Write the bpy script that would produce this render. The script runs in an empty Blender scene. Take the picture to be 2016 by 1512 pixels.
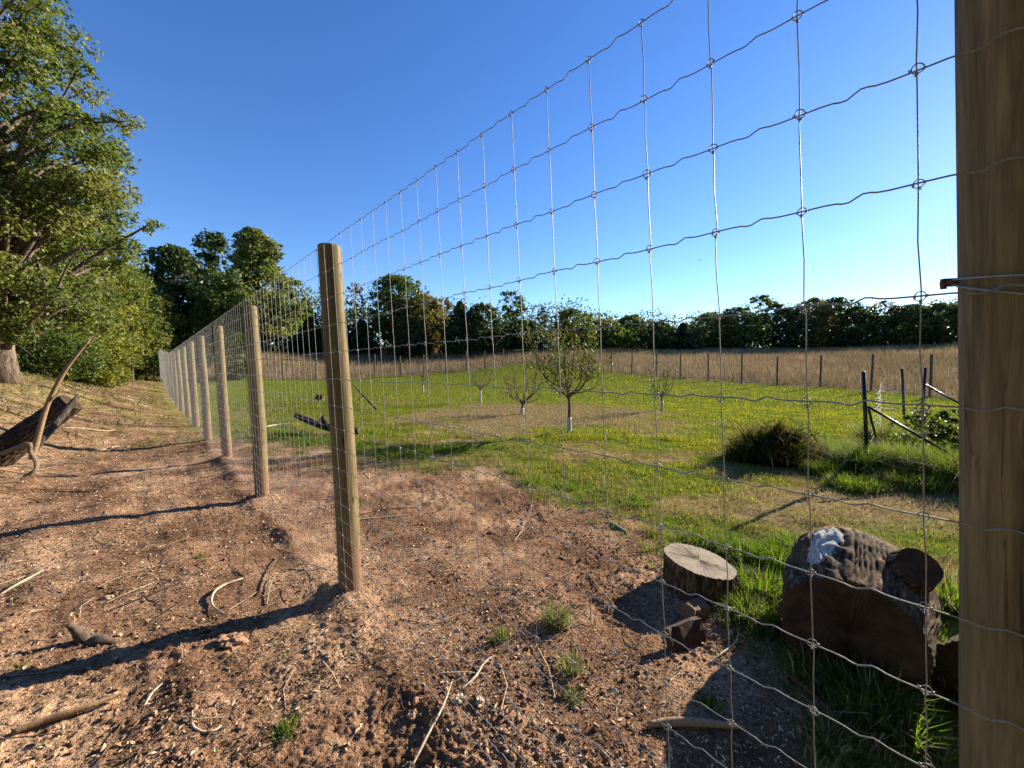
import bpy, math, random
import numpy as np
from mathutils import Vector

# ------------------------------------------------------------------ camera, sky, sun
scene = bpy.context.scene
EYE, FPX, PITCH = 1.632, 777.0, 0.036
cam = bpy.data.objects.new('camera', bpy.data.cameras.new('camera'))
scene.collection.objects.link(cam)
cam.location = (0, 0, EYE)
cam.rotation_euler = (math.pi / 2 - PITCH, 0, 0)
cam.data.sensor_width = 36.0
cam.data.lens = FPX / 2016 * 36.0
cam.data.clip_start, cam.data.clip_end = 0.05, 6000
scene.camera = cam

SUN_AZ, SUN_EL = math.radians(55.0), math.radians(21.0)
SDIR = np.array([math.sin(SUN_AZ) * math.cos(SUN_EL), math.cos(SUN_AZ) * math.cos(SUN_EL), math.sin(SUN_EL)])
world = bpy.data.worlds.new('World'); scene.world = world; world.use_nodes = True
wn = world.node_tree.nodes; wl = world.node_tree.links
sky = wn.new('ShaderNodeTexSky'); sky.sky_type = 'NISHITA'; sky.sun_disc = False
sky.sun_elevation = SUN_EL; sky.sun_rotation = SUN_AZ
sky.air_density = 1.0; sky.dust_density = 0.05; sky.ozone_density = 3.0; sky.altitude = 200
hs = wn.new('ShaderNodeHueSaturation'); hs.inputs['Saturation'].default_value = 1.22; hs.inputs['Hue'].default_value = 0.513; hs.inputs['Value'].default_value = 1.0
wl.new(sky.outputs[0], hs.inputs['Color']); wl.new(hs.outputs[0], wn['Background'].inputs[0]); wn['Background'].inputs[1].default_value = 0.088
sun = bpy.data.objects.new('sun', bpy.data.lights.new('sun', 'SUN'))
scene.collection.objects.link(sun)
sun.data.energy = 5.0; sun.data.angle = math.radians(0.53); sun.data.color = (1.0, 0.87, 0.68)
sun.rotation_euler = Vector(SDIR).to_track_quat('Z', 'Y').to_euler()
vs = scene.view_settings
vs.view_transform = 'Standard'; vs.look = 'None'; vs.gamma = 1.0; vs.use_curve_mapping = False
vs.exposure = 1.45
scene.cycles.max_bounces = 6; scene.cycles.transparent_max_bounces = 8
scene.cycles.diffuse_bounces = 3; scene.cycles.transmission_bounces = 3

rng = np.random.default_rng(7)
random.seed(7)
C = scene.collection

# ------------------------------------------------------------------ helpers
def hsh(ix, iy, seed):
    h = (ix.astype(np.int64) * 374761393 + iy.astype(np.int64) * 668265263 + seed * 974711) & 0x7fffffff
    h = ((h ^ (h >> 13)) * 1274126177) & 0x7fffffff
    h = (h ^ (h >> 16)) & 0x7fffffff
    return h / 0x7fffffff

def vnoise(x, y, seed=0):
    x = np.asarray(x, float); y = np.asarray(y, float)
    ix = np.floor(x); iy = np.floor(y); fx = x - ix; fy = y - iy
    fx = fx * fx * fx * (fx * (fx * 6 - 15) + 10); fy = fy * fy * fy * (fy * (fy * 6 - 15) + 10)
    a = hsh(ix, iy, seed); b = hsh(ix + 1, iy, seed); c = hsh(ix, iy + 1, seed); d = hsh(ix + 1, iy + 1, seed)
    return (a + (b - a) * fx) * (1 - fy) + (c + (d - c) * fx) * fy

def fbm(x, y, oct=4, seed=0, gain=0.5):
    s = 0; a = 1; tot = 0
    for i in range(oct):
        # rotate each octave so that the lattice does not show
        ca, sa = math.cos(0.7 * i + seed), math.sin(0.7 * i + seed)
        s = s + a * vnoise((x * ca - y * sa) * 2 ** i + 13.7 * i, (x * sa + y * ca) * 2 ** i + 7.3 * i, seed + i)
        tot += a; a *= gain
    return s / tot

def smooth(a, b, x):
    t = np.clip((np.asarray(x, float) - a) / (b - a), 0, 1)
    return t * t * (3 - 2 * t)

def rays(px, py):
    """direction of the photograph's ray, scaled to unit depth along +Y"""
    u = (px - 1008) / FPX; w = (756 - py) / FPX
    c, s = math.cos(PITCH), math.sin(PITCH)
    y = c + w * s; z = -s + w * c
    return u / y, z / y

def at(px, py, D):
    u, w = rays(px, py)
    return np.array([u * D, D, EYE + w * D])

class MB:
    """collects shapes for ONE mesh object"""
    def __init__(self): self.v, self.t, self.q, self.c, self.n = [], [], [], [], 0; self.mt, self.mq = [], []
    def add(self, v, f, col=(1, 1, 1), mat=0):
        v = np.asarray(v, np.float32).reshape(-1, 3); f = np.asarray(f, np.int32)
        if len(f) == 0: return self
        (self.t if f.shape[1] == 3 else self.q).append(f + self.n)
        (self.mt if f.shape[1] == 3 else self.mq).append(np.full(len(f), mat, np.int32))
        col = np.asarray(col, np.float32)
        self.c.append(np.broadcast_to(col, (len(v), 3)) if col.ndim == 1 else col)
        self.v.append(v); self.n += len(v)
        return self
    def mesh(self, name, mats, smooth_=True):
        v = np.concatenate(self.v); c = np.concatenate(self.c)
        t = np.concatenate(self.t) if self.t else np.zeros((0, 3), np.int32)
        q = np.concatenate(self.q) if self.q else np.zeros((0, 4), np.int32)
        m = np.concatenate(self.mt + self.mq)
        me = bpy.data.meshes.new(name)
        me.vertices.add(len(v)); me.vertices.foreach_set('co', v.ravel())
        me.loops.add(t.size + q.size)
        me.loops.foreach_set('vertex_index', np.concatenate([t.ravel(), q.ravel()]).astype(np.int32))
        me.polygons.add(len(t) + len(q))
        st = np.concatenate([np.arange(len(t)) * 3, t.size + np.arange(len(q)) * 4]).astype(np.int32)
        me.polygons.foreach_set('loop_start', st)
        if isinstance(mats, (list, tuple)):
            for x in mats: me.materials.append(x)
            me.polygons.foreach_set('material_index', m)
        else: me.materials.append(mats)
        me.polygons.foreach_set('use_smooth', np.full(len(t) + len(q), bool(smooth_)))
        at_ = me.attributes.new('Col', 'FLOAT_COLOR', 'POINT')
        at_.data.foreach_set('color', np.concatenate([c, np.ones((len(c), 1), np.float32)], 1).ravel())
        me.update(calc_edges=True); me.validate()
        return me
    def build(self, name, mats, parent=None, smooth_=True):
        o = bpy.data.objects.new(name, self.mesh(name, mats, smooth_)); C.objects.link(o)
        if parent is not None: o.parent = parent
        return o

def empty(name, loc=(0, 0, 0)):
    o = bpy.data.objects.new(name, None); C.objects.link(o); o.location = tuple(float(a) for a in loc)
    o.empty_display_size = 0.1
    return o

def tag(o, label=None, cat=None, group=None, kind=None):
    if label: o['label'] = label
    if cat: o['category'] = cat
    if group: o['group'] = group
    if kind: o['kind'] = kind
    return o

def unit(a):
    a = np.asarray(a, float); return a / (np.linalg.norm(a, axis=-1, keepdims=True) + 1e-9)

def tube(pts, r, sides=6, cap=True, ref=None, wob=0.0, seed=0):
    pts = np.asarray(pts, float); n = len(pts)
    r = np.broadcast_to(np.asarray(r, float), (n,))
    d = np.gradient(pts, axis=0); d = unit(d)
    if ref is None:
        m = np.abs(unit(pts[-1] - pts[0])); ref = np.eye(3)[int(np.argmin(m))]
    a = unit(np.cross(d, ref)); b = np.cross(d, a)
    th = np.arange(sides) / sides * 2 * np.pi
    rr = np.ones((n, sides)) * r[:, None]
    if wob:
        I, J = np.meshgrid(np.arange(n), np.arange(sides), indexing='ij')
        rr = rr * (1 + wob * (vnoise(I * 0.55 + seed, np.abs(((J / sides * 2 * sides * .35) % (sides * .35 * 2)) - sides * .35), seed) - .5) * 2)
    V = pts[:, None] + rr[:, :, None] * (np.cos(th)[None, :, None] * a[:, None] + np.sin(th)[None, :, None] * b[:, None])
    i = np.arange(n - 1)[:, None] * sides; j = np.arange(sides)[None]; k = (j + 1) % sides
    F = np.stack([i + j, i + k, i + sides + k, i + sides + j], -1).reshape(-1, 4)
    V = V.reshape(-1, 3)
    tri = np.zeros((0, 3), int)
    if cap:
        V = np.concatenate([V, pts[:1], pts[-1:]])
        c0, c1 = n * sides, n * sides + 1
        j = np.arange(sides); k = (j + 1) % sides
        tri = np.concatenate([np.stack([np.full(sides, c0), k, j], 1), np.stack([np.full(sides, c1), (n - 1) * sides + j, (n - 1) * sides + k], 1)])
    return V, F, tri

def add_tube(mb, pts, r, sides=6, col=(1, 1, 1), cap=True, mat=0, **k):
    V, F, T = tube(pts, r, sides, cap, **k)
    n0 = mb.n
    mb.add(V, F, col, mat)
    if len(T):
        mb.t.append((T + n0).astype(np.int32)); mb.mt.append(np.full(len(T), mat, np.int32))

def spline(P, n=20):
    """Catmull-Rom through the points"""
    P = np.asarray(P, float); P = np.concatenate([[2 * P[0] - P[1]], P, [2 * P[-1] - P[-2]]])
    out = []
    m = len(P) - 3
    for t in np.linspace(0, m, n):
        i = min(int(t), m - 1); f = t - i
        a, b, c, d = P[i:i + 4]
        out.append(.5 * (2 * b + (c - a) * f + (2 * a - 5 * b + 4 * c - d) * f * f + (3 * b - a - 3 * c + d) * f ** 3))
    return np.array(out)

def rot_rand(n, g=rng):
    q = unit(g.normal(size=(n, 4))); w, x, y, z = q.T
    return np.stack([1 - 2 * (y * y + z * z), 2 * (x * y - z * w), 2 * (x * z + y * w),
                     2 * (x * y + z * w), 1 - 2 * (x * x + z * z), 2 * (y * z - x * w),
                     2 * (x * z - y * w), 2 * (y * z + x * w), 1 - 2 * (x * x + y * y)], 1).reshape(n, 3, 3)

def scatter(mb, tv, tf, P, R, S, col, mat=0):
    """copies of a small template into one mesh: P (n,3), R (n,3,3), S (n,3)"""
    n, k = len(P), len(tv)
    if n == 0: return
    V = np.einsum('nij,nkj->nki', R, tv[None] * S[:, None]) + P[:, None]
    F = (tf[None] + (np.arange(n) * k)[:, None, None]).reshape(-1, tf.shape[1])
    col = np.repeat(np.broadcast_to(np.asarray(col, float), (n, 3)), k, axis=0)
    mb.add(V.reshape(-1, 3), F, col, mat)

def gblades(mb, P, h, w, lean, az, face, col, isd, seg=2):
    for m_, k_ in ((0, ~isd), (1, isd)):
        if k_.any(): blades(mb, P[k_], h[k_], w[k_], lean[k_], az[k_], face[k_], col[k_], seg, m_)

def blades(mb, P, h, w, lean, az, face, col, seg=2, mat=0):
    """grass blades: h height, w half width, lean sideways reach, az lean azimuth"""
    n = len(P)
    L = np.stack([np.cos(az), np.sin(az), 0 * az], 1)
    W = np.stack([np.cos(face), np.sin(face), 0 * face], 1) * w[:, None]
    up = np.array([0, 0, 1.0])
    tip = P + L * (lean * h)[:, None] + up * (h * np.sqrt(np.clip(1 - .45 * lean ** 2, .1, 1)))[:, None]
    if seg == 1:
        V = np.stack([P - W, P + W, tip], 1); F = np.array([[0, 1, 2]])
    else:
        mid = P + L * (lean * h * .28)[:, None] + up * (h * .58)[:, None]
        V = np.stack([P - W, P + W, mid + W * .75, mid - W * .75, tip], 1); F = np.array([[0, 1, 2], [0, 2, 3], [3, 2, 4]])
    k = V.shape[1]
    F = (F[None] + (np.arange(n) * k)[:, None, None]).reshape(-1, 3)
    mb.add(V.reshape(-1, 3), F, np.repeat(col, k, axis=0), mat)

# ------------------------------------------------------------------ materials
MATS = {}
def nodes(name):
    m = bpy.data.materials.new(name); m.use_nodes = True
    nt = m.node_tree; b = nt.nodes['Principled BSDF']
    MATS[name] = m
    return m, nt, b

def N(nt, typ, **kw):
    n = nt.nodes.new(typ)
    for k, v in kw.items():
        if k in n.inputs: n.inputs[k].default_value = v
        else: setattr(n, k, v)
    return n

def ramp(nt, fac, stops):
    r = nt.nodes.new('ShaderNodeValToRGB'); e = r.color_ramp.elements
    while len(e) < len(stops): e.new(0.5)
    for x, (p, c) in zip(e, stops): x.position = p; x.color = (*c, 1)
    nt.links.new(fac, r.inputs[0]); return r.outputs[0]

def mixc(nt, fac, a, b, typ='MIX'):
    m = nt.nodes.new('ShaderNodeMix'); m.data_type = 'RGBA'; m.blend_type = typ
    for s, v in ((0, fac), (6, a), (7, b)):
        if hasattr(v, 'is_output'): nt.links.new(v, m.inputs[s])
        elif s == 0: m.inputs[s].default_value = v
        else: m.inputs[s].default_value = (*v, 1) if len(v) == 3 else v
    return m.outputs[2]

def coords(nt, scale=(1, 1, 1), kind='Object'):
    tc = nt.nodes.new('ShaderNodeTexCoord'); mp = nt.nodes.new('ShaderNodeMapping')
    mp.inputs['Scale'].default_value = scale
    nt.links.new(tc.outputs[kind], mp.inputs[0]); return mp.outputs[0]

def noise(nt, vec, scale, detail=4, rough=.55, dist=0):
    n = N(nt, 'ShaderNodeTexNoise', Scale=scale, Detail=detail, Roughness=rough, Distortion=dist)
    nt.links.new(vec, n.inputs['Vector']); return n.outputs[0]

def bump(nt, b, h, strength=.5, dist=.01):
    n = N(nt, 'ShaderNodeBump', Strength=strength, Distance=dist)
    nt.links.new(h, n.inputs['Height']); nt.links.new(n.outputs[0], b.inputs['Normal'])

def leaf_material(name, transl=0.45, rough=0.5, spec=0.35, tint=(1.08, 1.15, .5)):
    """colour comes from each leaf's own colour attribute"""
    m, nt, b = nodes(name)
    a = N(nt, 'ShaderNodeVertexColor', layer_name='Col')
    b.inputs['Roughness'].default_value = rough; b.inputs['Specular IOR Level'].default_value = spec
    nt.links.new(a.outputs[0], b.inputs['Base Color'])
    tr = nt.nodes.new('ShaderNodeBsdfTranslucent'); mx = nt.nodes.new('ShaderNodeMixShader')
    nt.links.new(mixc(nt, 1.0, a.outputs[0], (*tint, 1), 'MULTIPLY'), tr.inputs[0])
    mx.inputs[0].default_value = transl
    nt.links.new(b.outputs[0], mx.inputs[1]); nt.links.new(tr.outputs[0], mx.inputs[2])
    nt.links.new(mx.outputs[0], nt.nodes['Material Output'].inputs[0])
    return m

M_leaf = leaf_material('leaf', .48, .46, .3)
M_grass = leaf_material('grass_blade', .62, .6, .12, (1.6, 1.45, .4))
M_dry = leaf_material('dry_grass_blade', .3, .7, .15, (1.1, 1.0, .8))

def vc_material(name, rough=.9, bumpsc=60, bumpst=.4, spec=.2, var=.35):
    m, nt, b = nodes(name)
    a = N(nt, 'ShaderNodeVertexColor', layer_name='Col')
    v = coords(nt); nz = noise(nt, v, bumpsc)
    f = ramp(nt, nz, [(.25, (1 - var,) * 3), (.75, (1 + var,) * 3)])
    nt.links.new(mixc(nt, 1.0, a.outputs[0], f, 'MULTIPLY'), b.inputs['Base Color'])
    b.inputs['Roughness'].default_value = rough; b.inputs['Specular IOR Level'].default_value = spec
    bump(nt, b, nz, bumpst, .004)
    return m
M_litter = vc_material('litter', .9, 90)
M_stick = vc_material('stick_wood', .85, 70, .5)

def bark_material(name, dark, mid, light, scale=1.0, st=.9):
    m, nt, b = nodes(name)
    v = coords(nt, (14 * scale, 14 * scale, 2.6 * scale))
    n1 = noise(nt, v, 1.6, 6, .65, .8)
    n2 = noise(nt, coords(nt, (40 * scale,) * 3), 1, 3)
    col = ramp(nt, n1, [(.36, dark), (.5, mid), (.68, light)])
    nt.links.new(mixc(nt, .35, col, ramp(nt, n2, [(.3, (.5, .5, .5)), (.7, (1.25, 1.25, 1.25))]), 'MULTIPLY'), b.inputs['Base Color'])
    b.inputs['Roughness'].default_value = .92; b.inputs['Specular IOR Level'].default_value = .15
    bump(nt, b, n1, st, .02)
    return m
def bark_uv(name, dark, mid, light, sc=1.0, lichen=False):
    m, nt, b = nodes(name)
    a = N(nt, 'ShaderNodeVertexColor', layer_name='Col')
    mp = nt.nodes.new('ShaderNodeMapping'); mp.inputs['Scale'].default_value = (30 * sc, 30 * sc, 7 * sc); nt.links.new(a.outputs[0], mp.inputs[0])
    n1 = noise(nt, mp.outputs[0], 1.5, 7, .66, 1.0)
    n2 = noise(nt, coords(nt), 70, 4, .6); n3 = noise(nt, coords(nt), 5, 3)
    col = ramp(nt, n1, [(.36, dark), (.5, mid), (.66, light)])
    col = mixc(nt, .6, col, ramp(nt, n2, [(.3, (.5, .48, .46)), (.7, (1.35, 1.35, 1.35))]), 'MULTIPLY')
    col = mixc(nt, .5, col, ramp(nt, n3, [(.35, (.6, .58, .55)), (.65, (1.25, 1.22, 1.2))]), 'MULTIPLY')
    if lichen:
        at_ = N(nt, 'ShaderNodeAttribute', attribute_name='lichen')
        sm_ = nt.nodes.new('ShaderNodeMath'); sm_.operation = 'MULTIPLY_ADD'; nt.links.new(noise(nt, coords(nt), 26, 5, .65), sm_.inputs[0]); sm_.inputs[1].default_value = .9; nt.links.new(at_.outputs['Fac'], sm_.inputs[2])
        col = mixc(nt, ramp(nt, sm_.outputs[0], [(.84, (0, 0, 0)), (.93, (.95,) * 3)]), col, ramp(nt, n2, [(.3, (.30, .295, .28)), (.65, (.56, .55, .52))]))
    nt.links.new(col, b.inputs['Base Color']); b.inputs['Roughness'].default_value = .93; b.inputs['Specular IOR Level'].default_value = .12
    bump(nt, b, n2, .8, .006)
    return m
M_logbark = bark_uv('log_bark', (.022, .014, .009), (.085, .055, .034), (.26, .18, .115), 1.0, True)
M_rotbark = bark_uv('rotten_bark', (.009, .007, .006), (.045, .034, .027), (.15, .115, .09), .8)
M_bark = bark_material('bark', (.035, .026, .02), (.14, .105, .08), (.27, .215, .165))
M_barkdark = bark_material('dark_bark', (.02, .016, .013), (.06, .05, .04), (.12, .10, .08))

def post_material(name, pale, mid, dark, green):
    m, nt, b = nodes(name)
    v = coords(nt, (26, 26, 1.3)); n1 = noise(nt, v, 1.5, 6, .62, .5)
    col = ramp(nt, n1, [(.28, dark), (.5, mid), (.72, pale)])
    n2 = noise(nt, coords(nt, (3, 3, 1.1)), 1.6, 3)
    col = mixc(nt, ramp(nt, n2, [(.4, (0, 0, 0)), (.72, (.75,) * 3)]), col, green)
    vor = N(nt, 'ShaderNodeTexVoronoi', Scale=1.0, Randomness=1.0); nt.links.new(coords(nt, (9, 9, 3.2)), vor.inputs['Vector'])
    kn = ramp(nt, vor.outputs['Distance'], [(.05, (1, 1, 1)), (.12, (0, 0, 0))])
    col = mixc(nt, kn, col, (.055, .03, .016))
    fine = noise(nt, coords(nt, (130, 130, 4)), 1.2, 4, .7)
    col = mixc(nt, .55, col, ramp(nt, fine, [(.32, (.5, .48, .45)), (.55, (1.05, 1.05, 1.05)), (.75, (1.35, 1.35, 1.3))]), 'MULTIPLY')
    ck = noise(nt, coords(nt, (34, 34, .9)), 1.0, 3, .5, .3)
    crack = ramp(nt, ck, [(.485, (0, 0, 0)), (.497, (1, 1, 1)), (.503, (1, 1, 1)), (.515, (0, 0, 0))])
    cgate = ramp(nt, noise(nt, coords(nt, (5, 5, 1.2)), 1.0, 2), [(.55, (0, 0, 0)), (.64, (.8, .8, .8))])
    col = mixc(nt, mixc(nt, 1.0, crack, cgate, 'MULTIPLY'), col, (.03, .02, .012))
    sz = nt.nodes.new('ShaderNodeSeparateXYZ'); nt.links.new(coords(nt), sz.inputs[0])
    md_ = nt.nodes.new('ShaderNodeMath'); md_.operation = 'MULTIPLY_ADD'; nt.links.new(noise(nt, coords(nt, (18, 18, 9)), 1.0, 4, .6), md_.inputs[0]); md_.inputs[1].default_value = -.7; nt.links.new(sz.outputs[2], md_.inputs[2])
    col = mixc(nt, ramp(nt, md_.outputs[0], [(0, (.9, .9, .9)), (.02, (0, 0, 0))]), col, (.20, .11, .062))
    nt.links.new(col, b.inputs['Base Color'])
    b.inputs['Roughness'].default_value = .85; b.inputs['Specular IOR Level'].default_value = .25
    bump(nt, b, fine, .6, .004)
    return m
M_post = post_material('treated_pine', (.33, .25, .13), (.19, .14, .067), (.075, .05, .025), (.145, .13, .06))
M_postold = post_material('weathered_pine', (.20, .15, .10), (.14, .105, .07), (.08, .055, .038), (.12, .105, .065))

m, nt, b = nodes('galvanised_wire'); M_wire = m
n1 = noise(nt, coords(nt), 60, 2)
nt.links.new(ramp(nt, n1, [(.3, (.25, .25, .255)), (.7, (.36, .36, .365))]), b.inputs['Base Color'])
b.inputs['Metallic'].default_value = .55; b.inputs['Roughness'].default_value = .58

m, nt, b = nodes('black_painted_steel'); M_black = m
b.inputs['Base Color'].default_value = (.012, .012, .014, 1); b.inputs['Roughness'].default_value = .4

m, nt, b = nodes('sawn_wood'); M_cut = m          # sawn end grain
tc = coords(nt)
w = N(nt, 'ShaderNodeTexWave', wave_type='RINGS', rings_direction='SPHERICAL', Scale=16, Distortion=2.5, Detail=3)
w.inputs['Detail Scale'].default_value = 1.5
nt.links.new(tc, w.inputs['Vector']); n2 = noise(nt, tc, 14, 5, .65)
col = mixc(nt, .16, ramp(nt, n2, [(.3, (.085, .062, .042)), (.55, (.17, .13, .09)), (.75, (.25, .20, .145))]), ramp(nt, w.outputs[0], [(.3, (.1, .075, .05)), (.8, (.25, .2, .14))]))
nt.links.new(col, b.inputs['Base Color']); b.inputs['Roughness'].default_value = .85
bump(nt, b, n2, .4, .006)
m, nt, b = nodes('rotten_heartwood'); M_heart = m
tc = coords(nt); n2 = noise(nt, tc, 9, 6, .65, 1.2)
nt.links.new(ramp(nt, n2, [(.3, (.014, .007, .004)), (.52, (.048, .023, .011)), (.75, (.09, .046, .023))]), b.inputs['Base Color'])
b.inputs['Roughness'].default_value = .9; bump(nt, b, n2, .7, .015)
m, nt, b = nodes('white_guard'); M_white = m
n2 = noise(nt, coords(nt), 20, 3); nt.links.new(ramp(nt, n2, [(.3, (.36, .35, .32)), (.7, (.52, .51, .48))]), b.inputs['Base Color'])
b.inputs['Roughness'].default_value = .6
m, nt, b = nodes('rusty_iron'); M_rust = m
n2 = noise(nt, coords(nt), 200, 3); nt.links.new(ramp(nt, n2, [(.3, (.05, .022, .012)), (.7, (.16, .07, .035))]), b.inputs['Base Color'])
b.inputs['Roughness'].default_value = .85
m, nt, b = nodes('moon_rock'); M_moon = m
n2 = noise(nt, coords(nt), .2, 3); nt.links.new(ramp(nt, n2, [(.3, (.11, .125, .15)), (.7, (.16, .175, .20))]), b.inputs['Base Color']); b.inputs['Roughness'].default_value = 1.0; b.inputs['Specular IOR Level'].default_value = 0
m, nt, b = nodes('pale_metal'); M_pale = m
n2 = noise(nt, coords(nt), 2, 3); nt.links.new(ramp(nt, n2, [(.3, (.5, .5, .5)), (.7, (.8, .8, .8))]), b.inputs['Base Color'])

# ground: colour from the masks stored on the vertices (R grass, G dry grass, B meadow)
m, nt, b = nodes('ground_cover'); M_ground = m
a = N(nt, 'ShaderNodeVertexColor', layer_name='Col'); sep = nt.nodes.new('ShaderNodeSeparateColor'); nt.links.new(a.outputs[0], sep.inputs[0])
v = coords(nt)
n1 = noise(nt, v, 1.1, 6, .62); n2 = noise(nt, v, 9, 6, .68); n3 = noise(nt, v, 55, 4, .65)
soil = ramp(nt, n1, [(.30, (.085, .047, .028)), (.48, (.255, .15, .09)), (.66, (.46, .305, .19))])
soil = mixc(nt, .75, soil, ramp(nt, n2, [(.3, (.4, .38, .37)), (.5, (1, 1, 1)), (.7, (1.45, 1.42, 1.38))]), 'MULTIPLY')
soil = mixc(nt, .75, soil, ramp(nt, n3, [(.3, (.45, .44, .43)), (.55, (1.1, 1.1, 1.1)), (.75, (1.6, 1.55, 1.5))]), 'MULTIPLY')
grs = ramp(nt, n2, [(.3, (.06, .082, .014)), (.5, (.105, .14, .02)), (.7, (.17, .19, .035))])
dry = ramp(nt, n2, [(.3, (.16, .12, .06)), (.6, (.30, .235, .12))])
mead = ramp(nt, n1, [(.3, (.17, .118, .078)), (.6, (.26, .185, .125))])
col = mixc(nt, sep.outputs[0], soil, grs); col = mixc(nt, sep.outputs[1], col, dry); col = mixc(nt, sep.outputs[2], col, mead)
nt.links.new(col, b.inputs['Base Color']); b.inputs['Roughness'].default_value = 1.0; b.inputs['Specular IOR Level'].default_value = .0
add = nt.nodes.new('ShaderNodeMath'); add.operation = 'ADD'; nt.links.new(n2, add.inputs[0]); nt.links.new(n3, add.inputs[1])
bump(nt, b, add.outputs[0], 1.0, .025)

# ------------------------------------------------------------------ terrain
AZ = -0.7497
FU = np.array([math.sin(AZ), math.cos(AZ)]); FN = np.array([math.cos(AZ), -math.sin(AZ)])   # along / across the deer fence
FD, LIN, LOUT = 0.9756, 0.0351, -0.0351
def fence_xy(t, off=0.0): return FU * t + FN * (FD + off)

ctrl = [(0, 0, 0), (2, -1, 0), (-2, -1, .1), (0, -6, 0), (6, -4, 0), (-2.44, 1.76, .10), (-4.75, 3.43, .09), (-6.6, 4.9, .10)]
for t in (-3, 0, 3, 6, 9, 12, 16, 20, 24): ctrl.append((*fence_xy(t), 0))
ctrl += [(*fence_xy(31), .14), (*fence_xy(44), .53), (*fence_xy(60), .45)]
def cp(px, py, D): ctrl.append(tuple(at(px, py, D)))
for a3 in ((0, 862, 7.2), (0, 792, 8.8), (12, 737, 11.5), (90, 745, 14), (150, 757, 17), (205, 752, 23), (262, 748, 29), (305, 752, 34),
           (60, 880, 7.4), (110, 815, 10)): cp(*a3)
FARP = [(557, 748, 39), (623, 748, 41), (686, 746, 42.5), (738, 743, 44), (788, 741, 45.5), (834, 738, 47), (878, 735, 48.5), (918, 730, 50), (955, 726, 51.5), (990, 722, 53)]
FARR = [(1030, 716, 55), (1057, 717, 54), (1110, 722, 52), (1160, 728, 50), (1204, 733, 47), (1244, 737, 44), (1292, 741, 41.5), (1339, 745, 39.5), (1394, 750, 37), (1460, 755, 34.5), (1530, 758, 32.5), (1615, 762, 30), (1715, 769, 27), (1831, 780, 24.2), (1960, 796, 21)]
for a3 in FARP + FARR: cp(*a3)
for a3 in ((1120, 852, 10.3), (1303, 808, 15.5), (1027, 815, 14.6), (946, 794, 19), (833, 774, 27), (1710, 925, 6.45), (1780, 845, 10.8), (620, 835, 11.5), (1500, 780, 23), (628, 790, 19)): cp(*a3)
for a3 in ((350, 700, 44), (450, 700, 50), (540, 702, 56), (640, 700, 66), (850, 690, 72), (1000, 686, 78), (1200, 690, 88), (1400, 688, 88), (1600, 690, 82), (1880, 677, 76), (2100, 665, 70)): cp(*a3)
ctrl += [(2.2, 2.4, 0), (1.4, 2.9, 0), (10, 6, 0), (16, 8, 0), (-30, 8, 2.6), (-42, 26, 2.8), (-18, 1, 1.5), (-9, -5, .5), (-30, -20, 1.5), (0, 150, 9), (110, 120, 9), (-90, 100, 8), (150, 40, 7), (60, -10, .6), (0, -100, 0), (-110, 0, 5), (-90, -90, 3), (90, -90, 0)]
ctrl = np.array(ctrl, float)
CM = 1.2
def _phi(r2): return np.sqrt(r2 + CM * CM)
_A = _phi(((ctrl[:, None, :2] - ctrl[None, :, :2]) ** 2).sum(-1)); _n = len(ctrl)
_A = np.block([[_A + 1e-3 * -np.eye(_n), np.ones((_n, 1))], [np.ones((1, _n)), np.zeros((1, 1))]])
_w = np.linalg.solve(_A, np.concatenate([ctrl[:, 2], [0]]))
def H(x, y):
    x = np.asarray(x, float); y = np.asarray(y, float); sh = x.shape
    x = x.ravel(); y = y.ravel(); r = np.hypot(x, y); s = np.where(r > 160, 160 / np.maximum(r, 1e-6), 1); x = x * s; y = y * s
    out = np.zeros(len(x))
    for i in range(0, len(x), 40000):
        sl = slice(i, i + 40000)
        out[sl] = _phi((x[sl, None] - ctrl[None, :, 0]) ** 2 + (y[sl, None] - ctrl[None, :, 1]) ** 2) @ _w[:-1] + _w[-1]
    return out.reshape(sh)

def inpoly(x, y, poly):
    ins = np.zeros(x.shape, bool); n = len(poly)
    for i in range(n):
        x0, y0 = poly[i]; x1, y1 = poly[(i + 1) % n]
        c = ((y0 > y) != (y1 > y)) & (x < (x1 - x0) * (y - y0) / (y1 - y0 + 1e-12) + x0)
        ins ^= c
    return ins

def gp(px, py):
    """point of the smooth ground seen at a pixel"""
    u, w = rays(px, py)
    D = np.concatenate([np.geomspace(1.0, 120, 1500)])
    z = EYE + w * D; h = H(u * D, D)
    i = np.argmax(z < h) if (z < h).any() else len(D) - 1
    if i > 0:
        a0 = z[i - 1] - h[i - 1]; a1 = z[i] - h[i]; f = a0 / (a0 - a1 + 1e-9); d = D[i - 1] + f * (D[i] - D[i - 1])
    else: d = D[0]
    return np.array([u * d, d, EYE + w * d])

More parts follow.
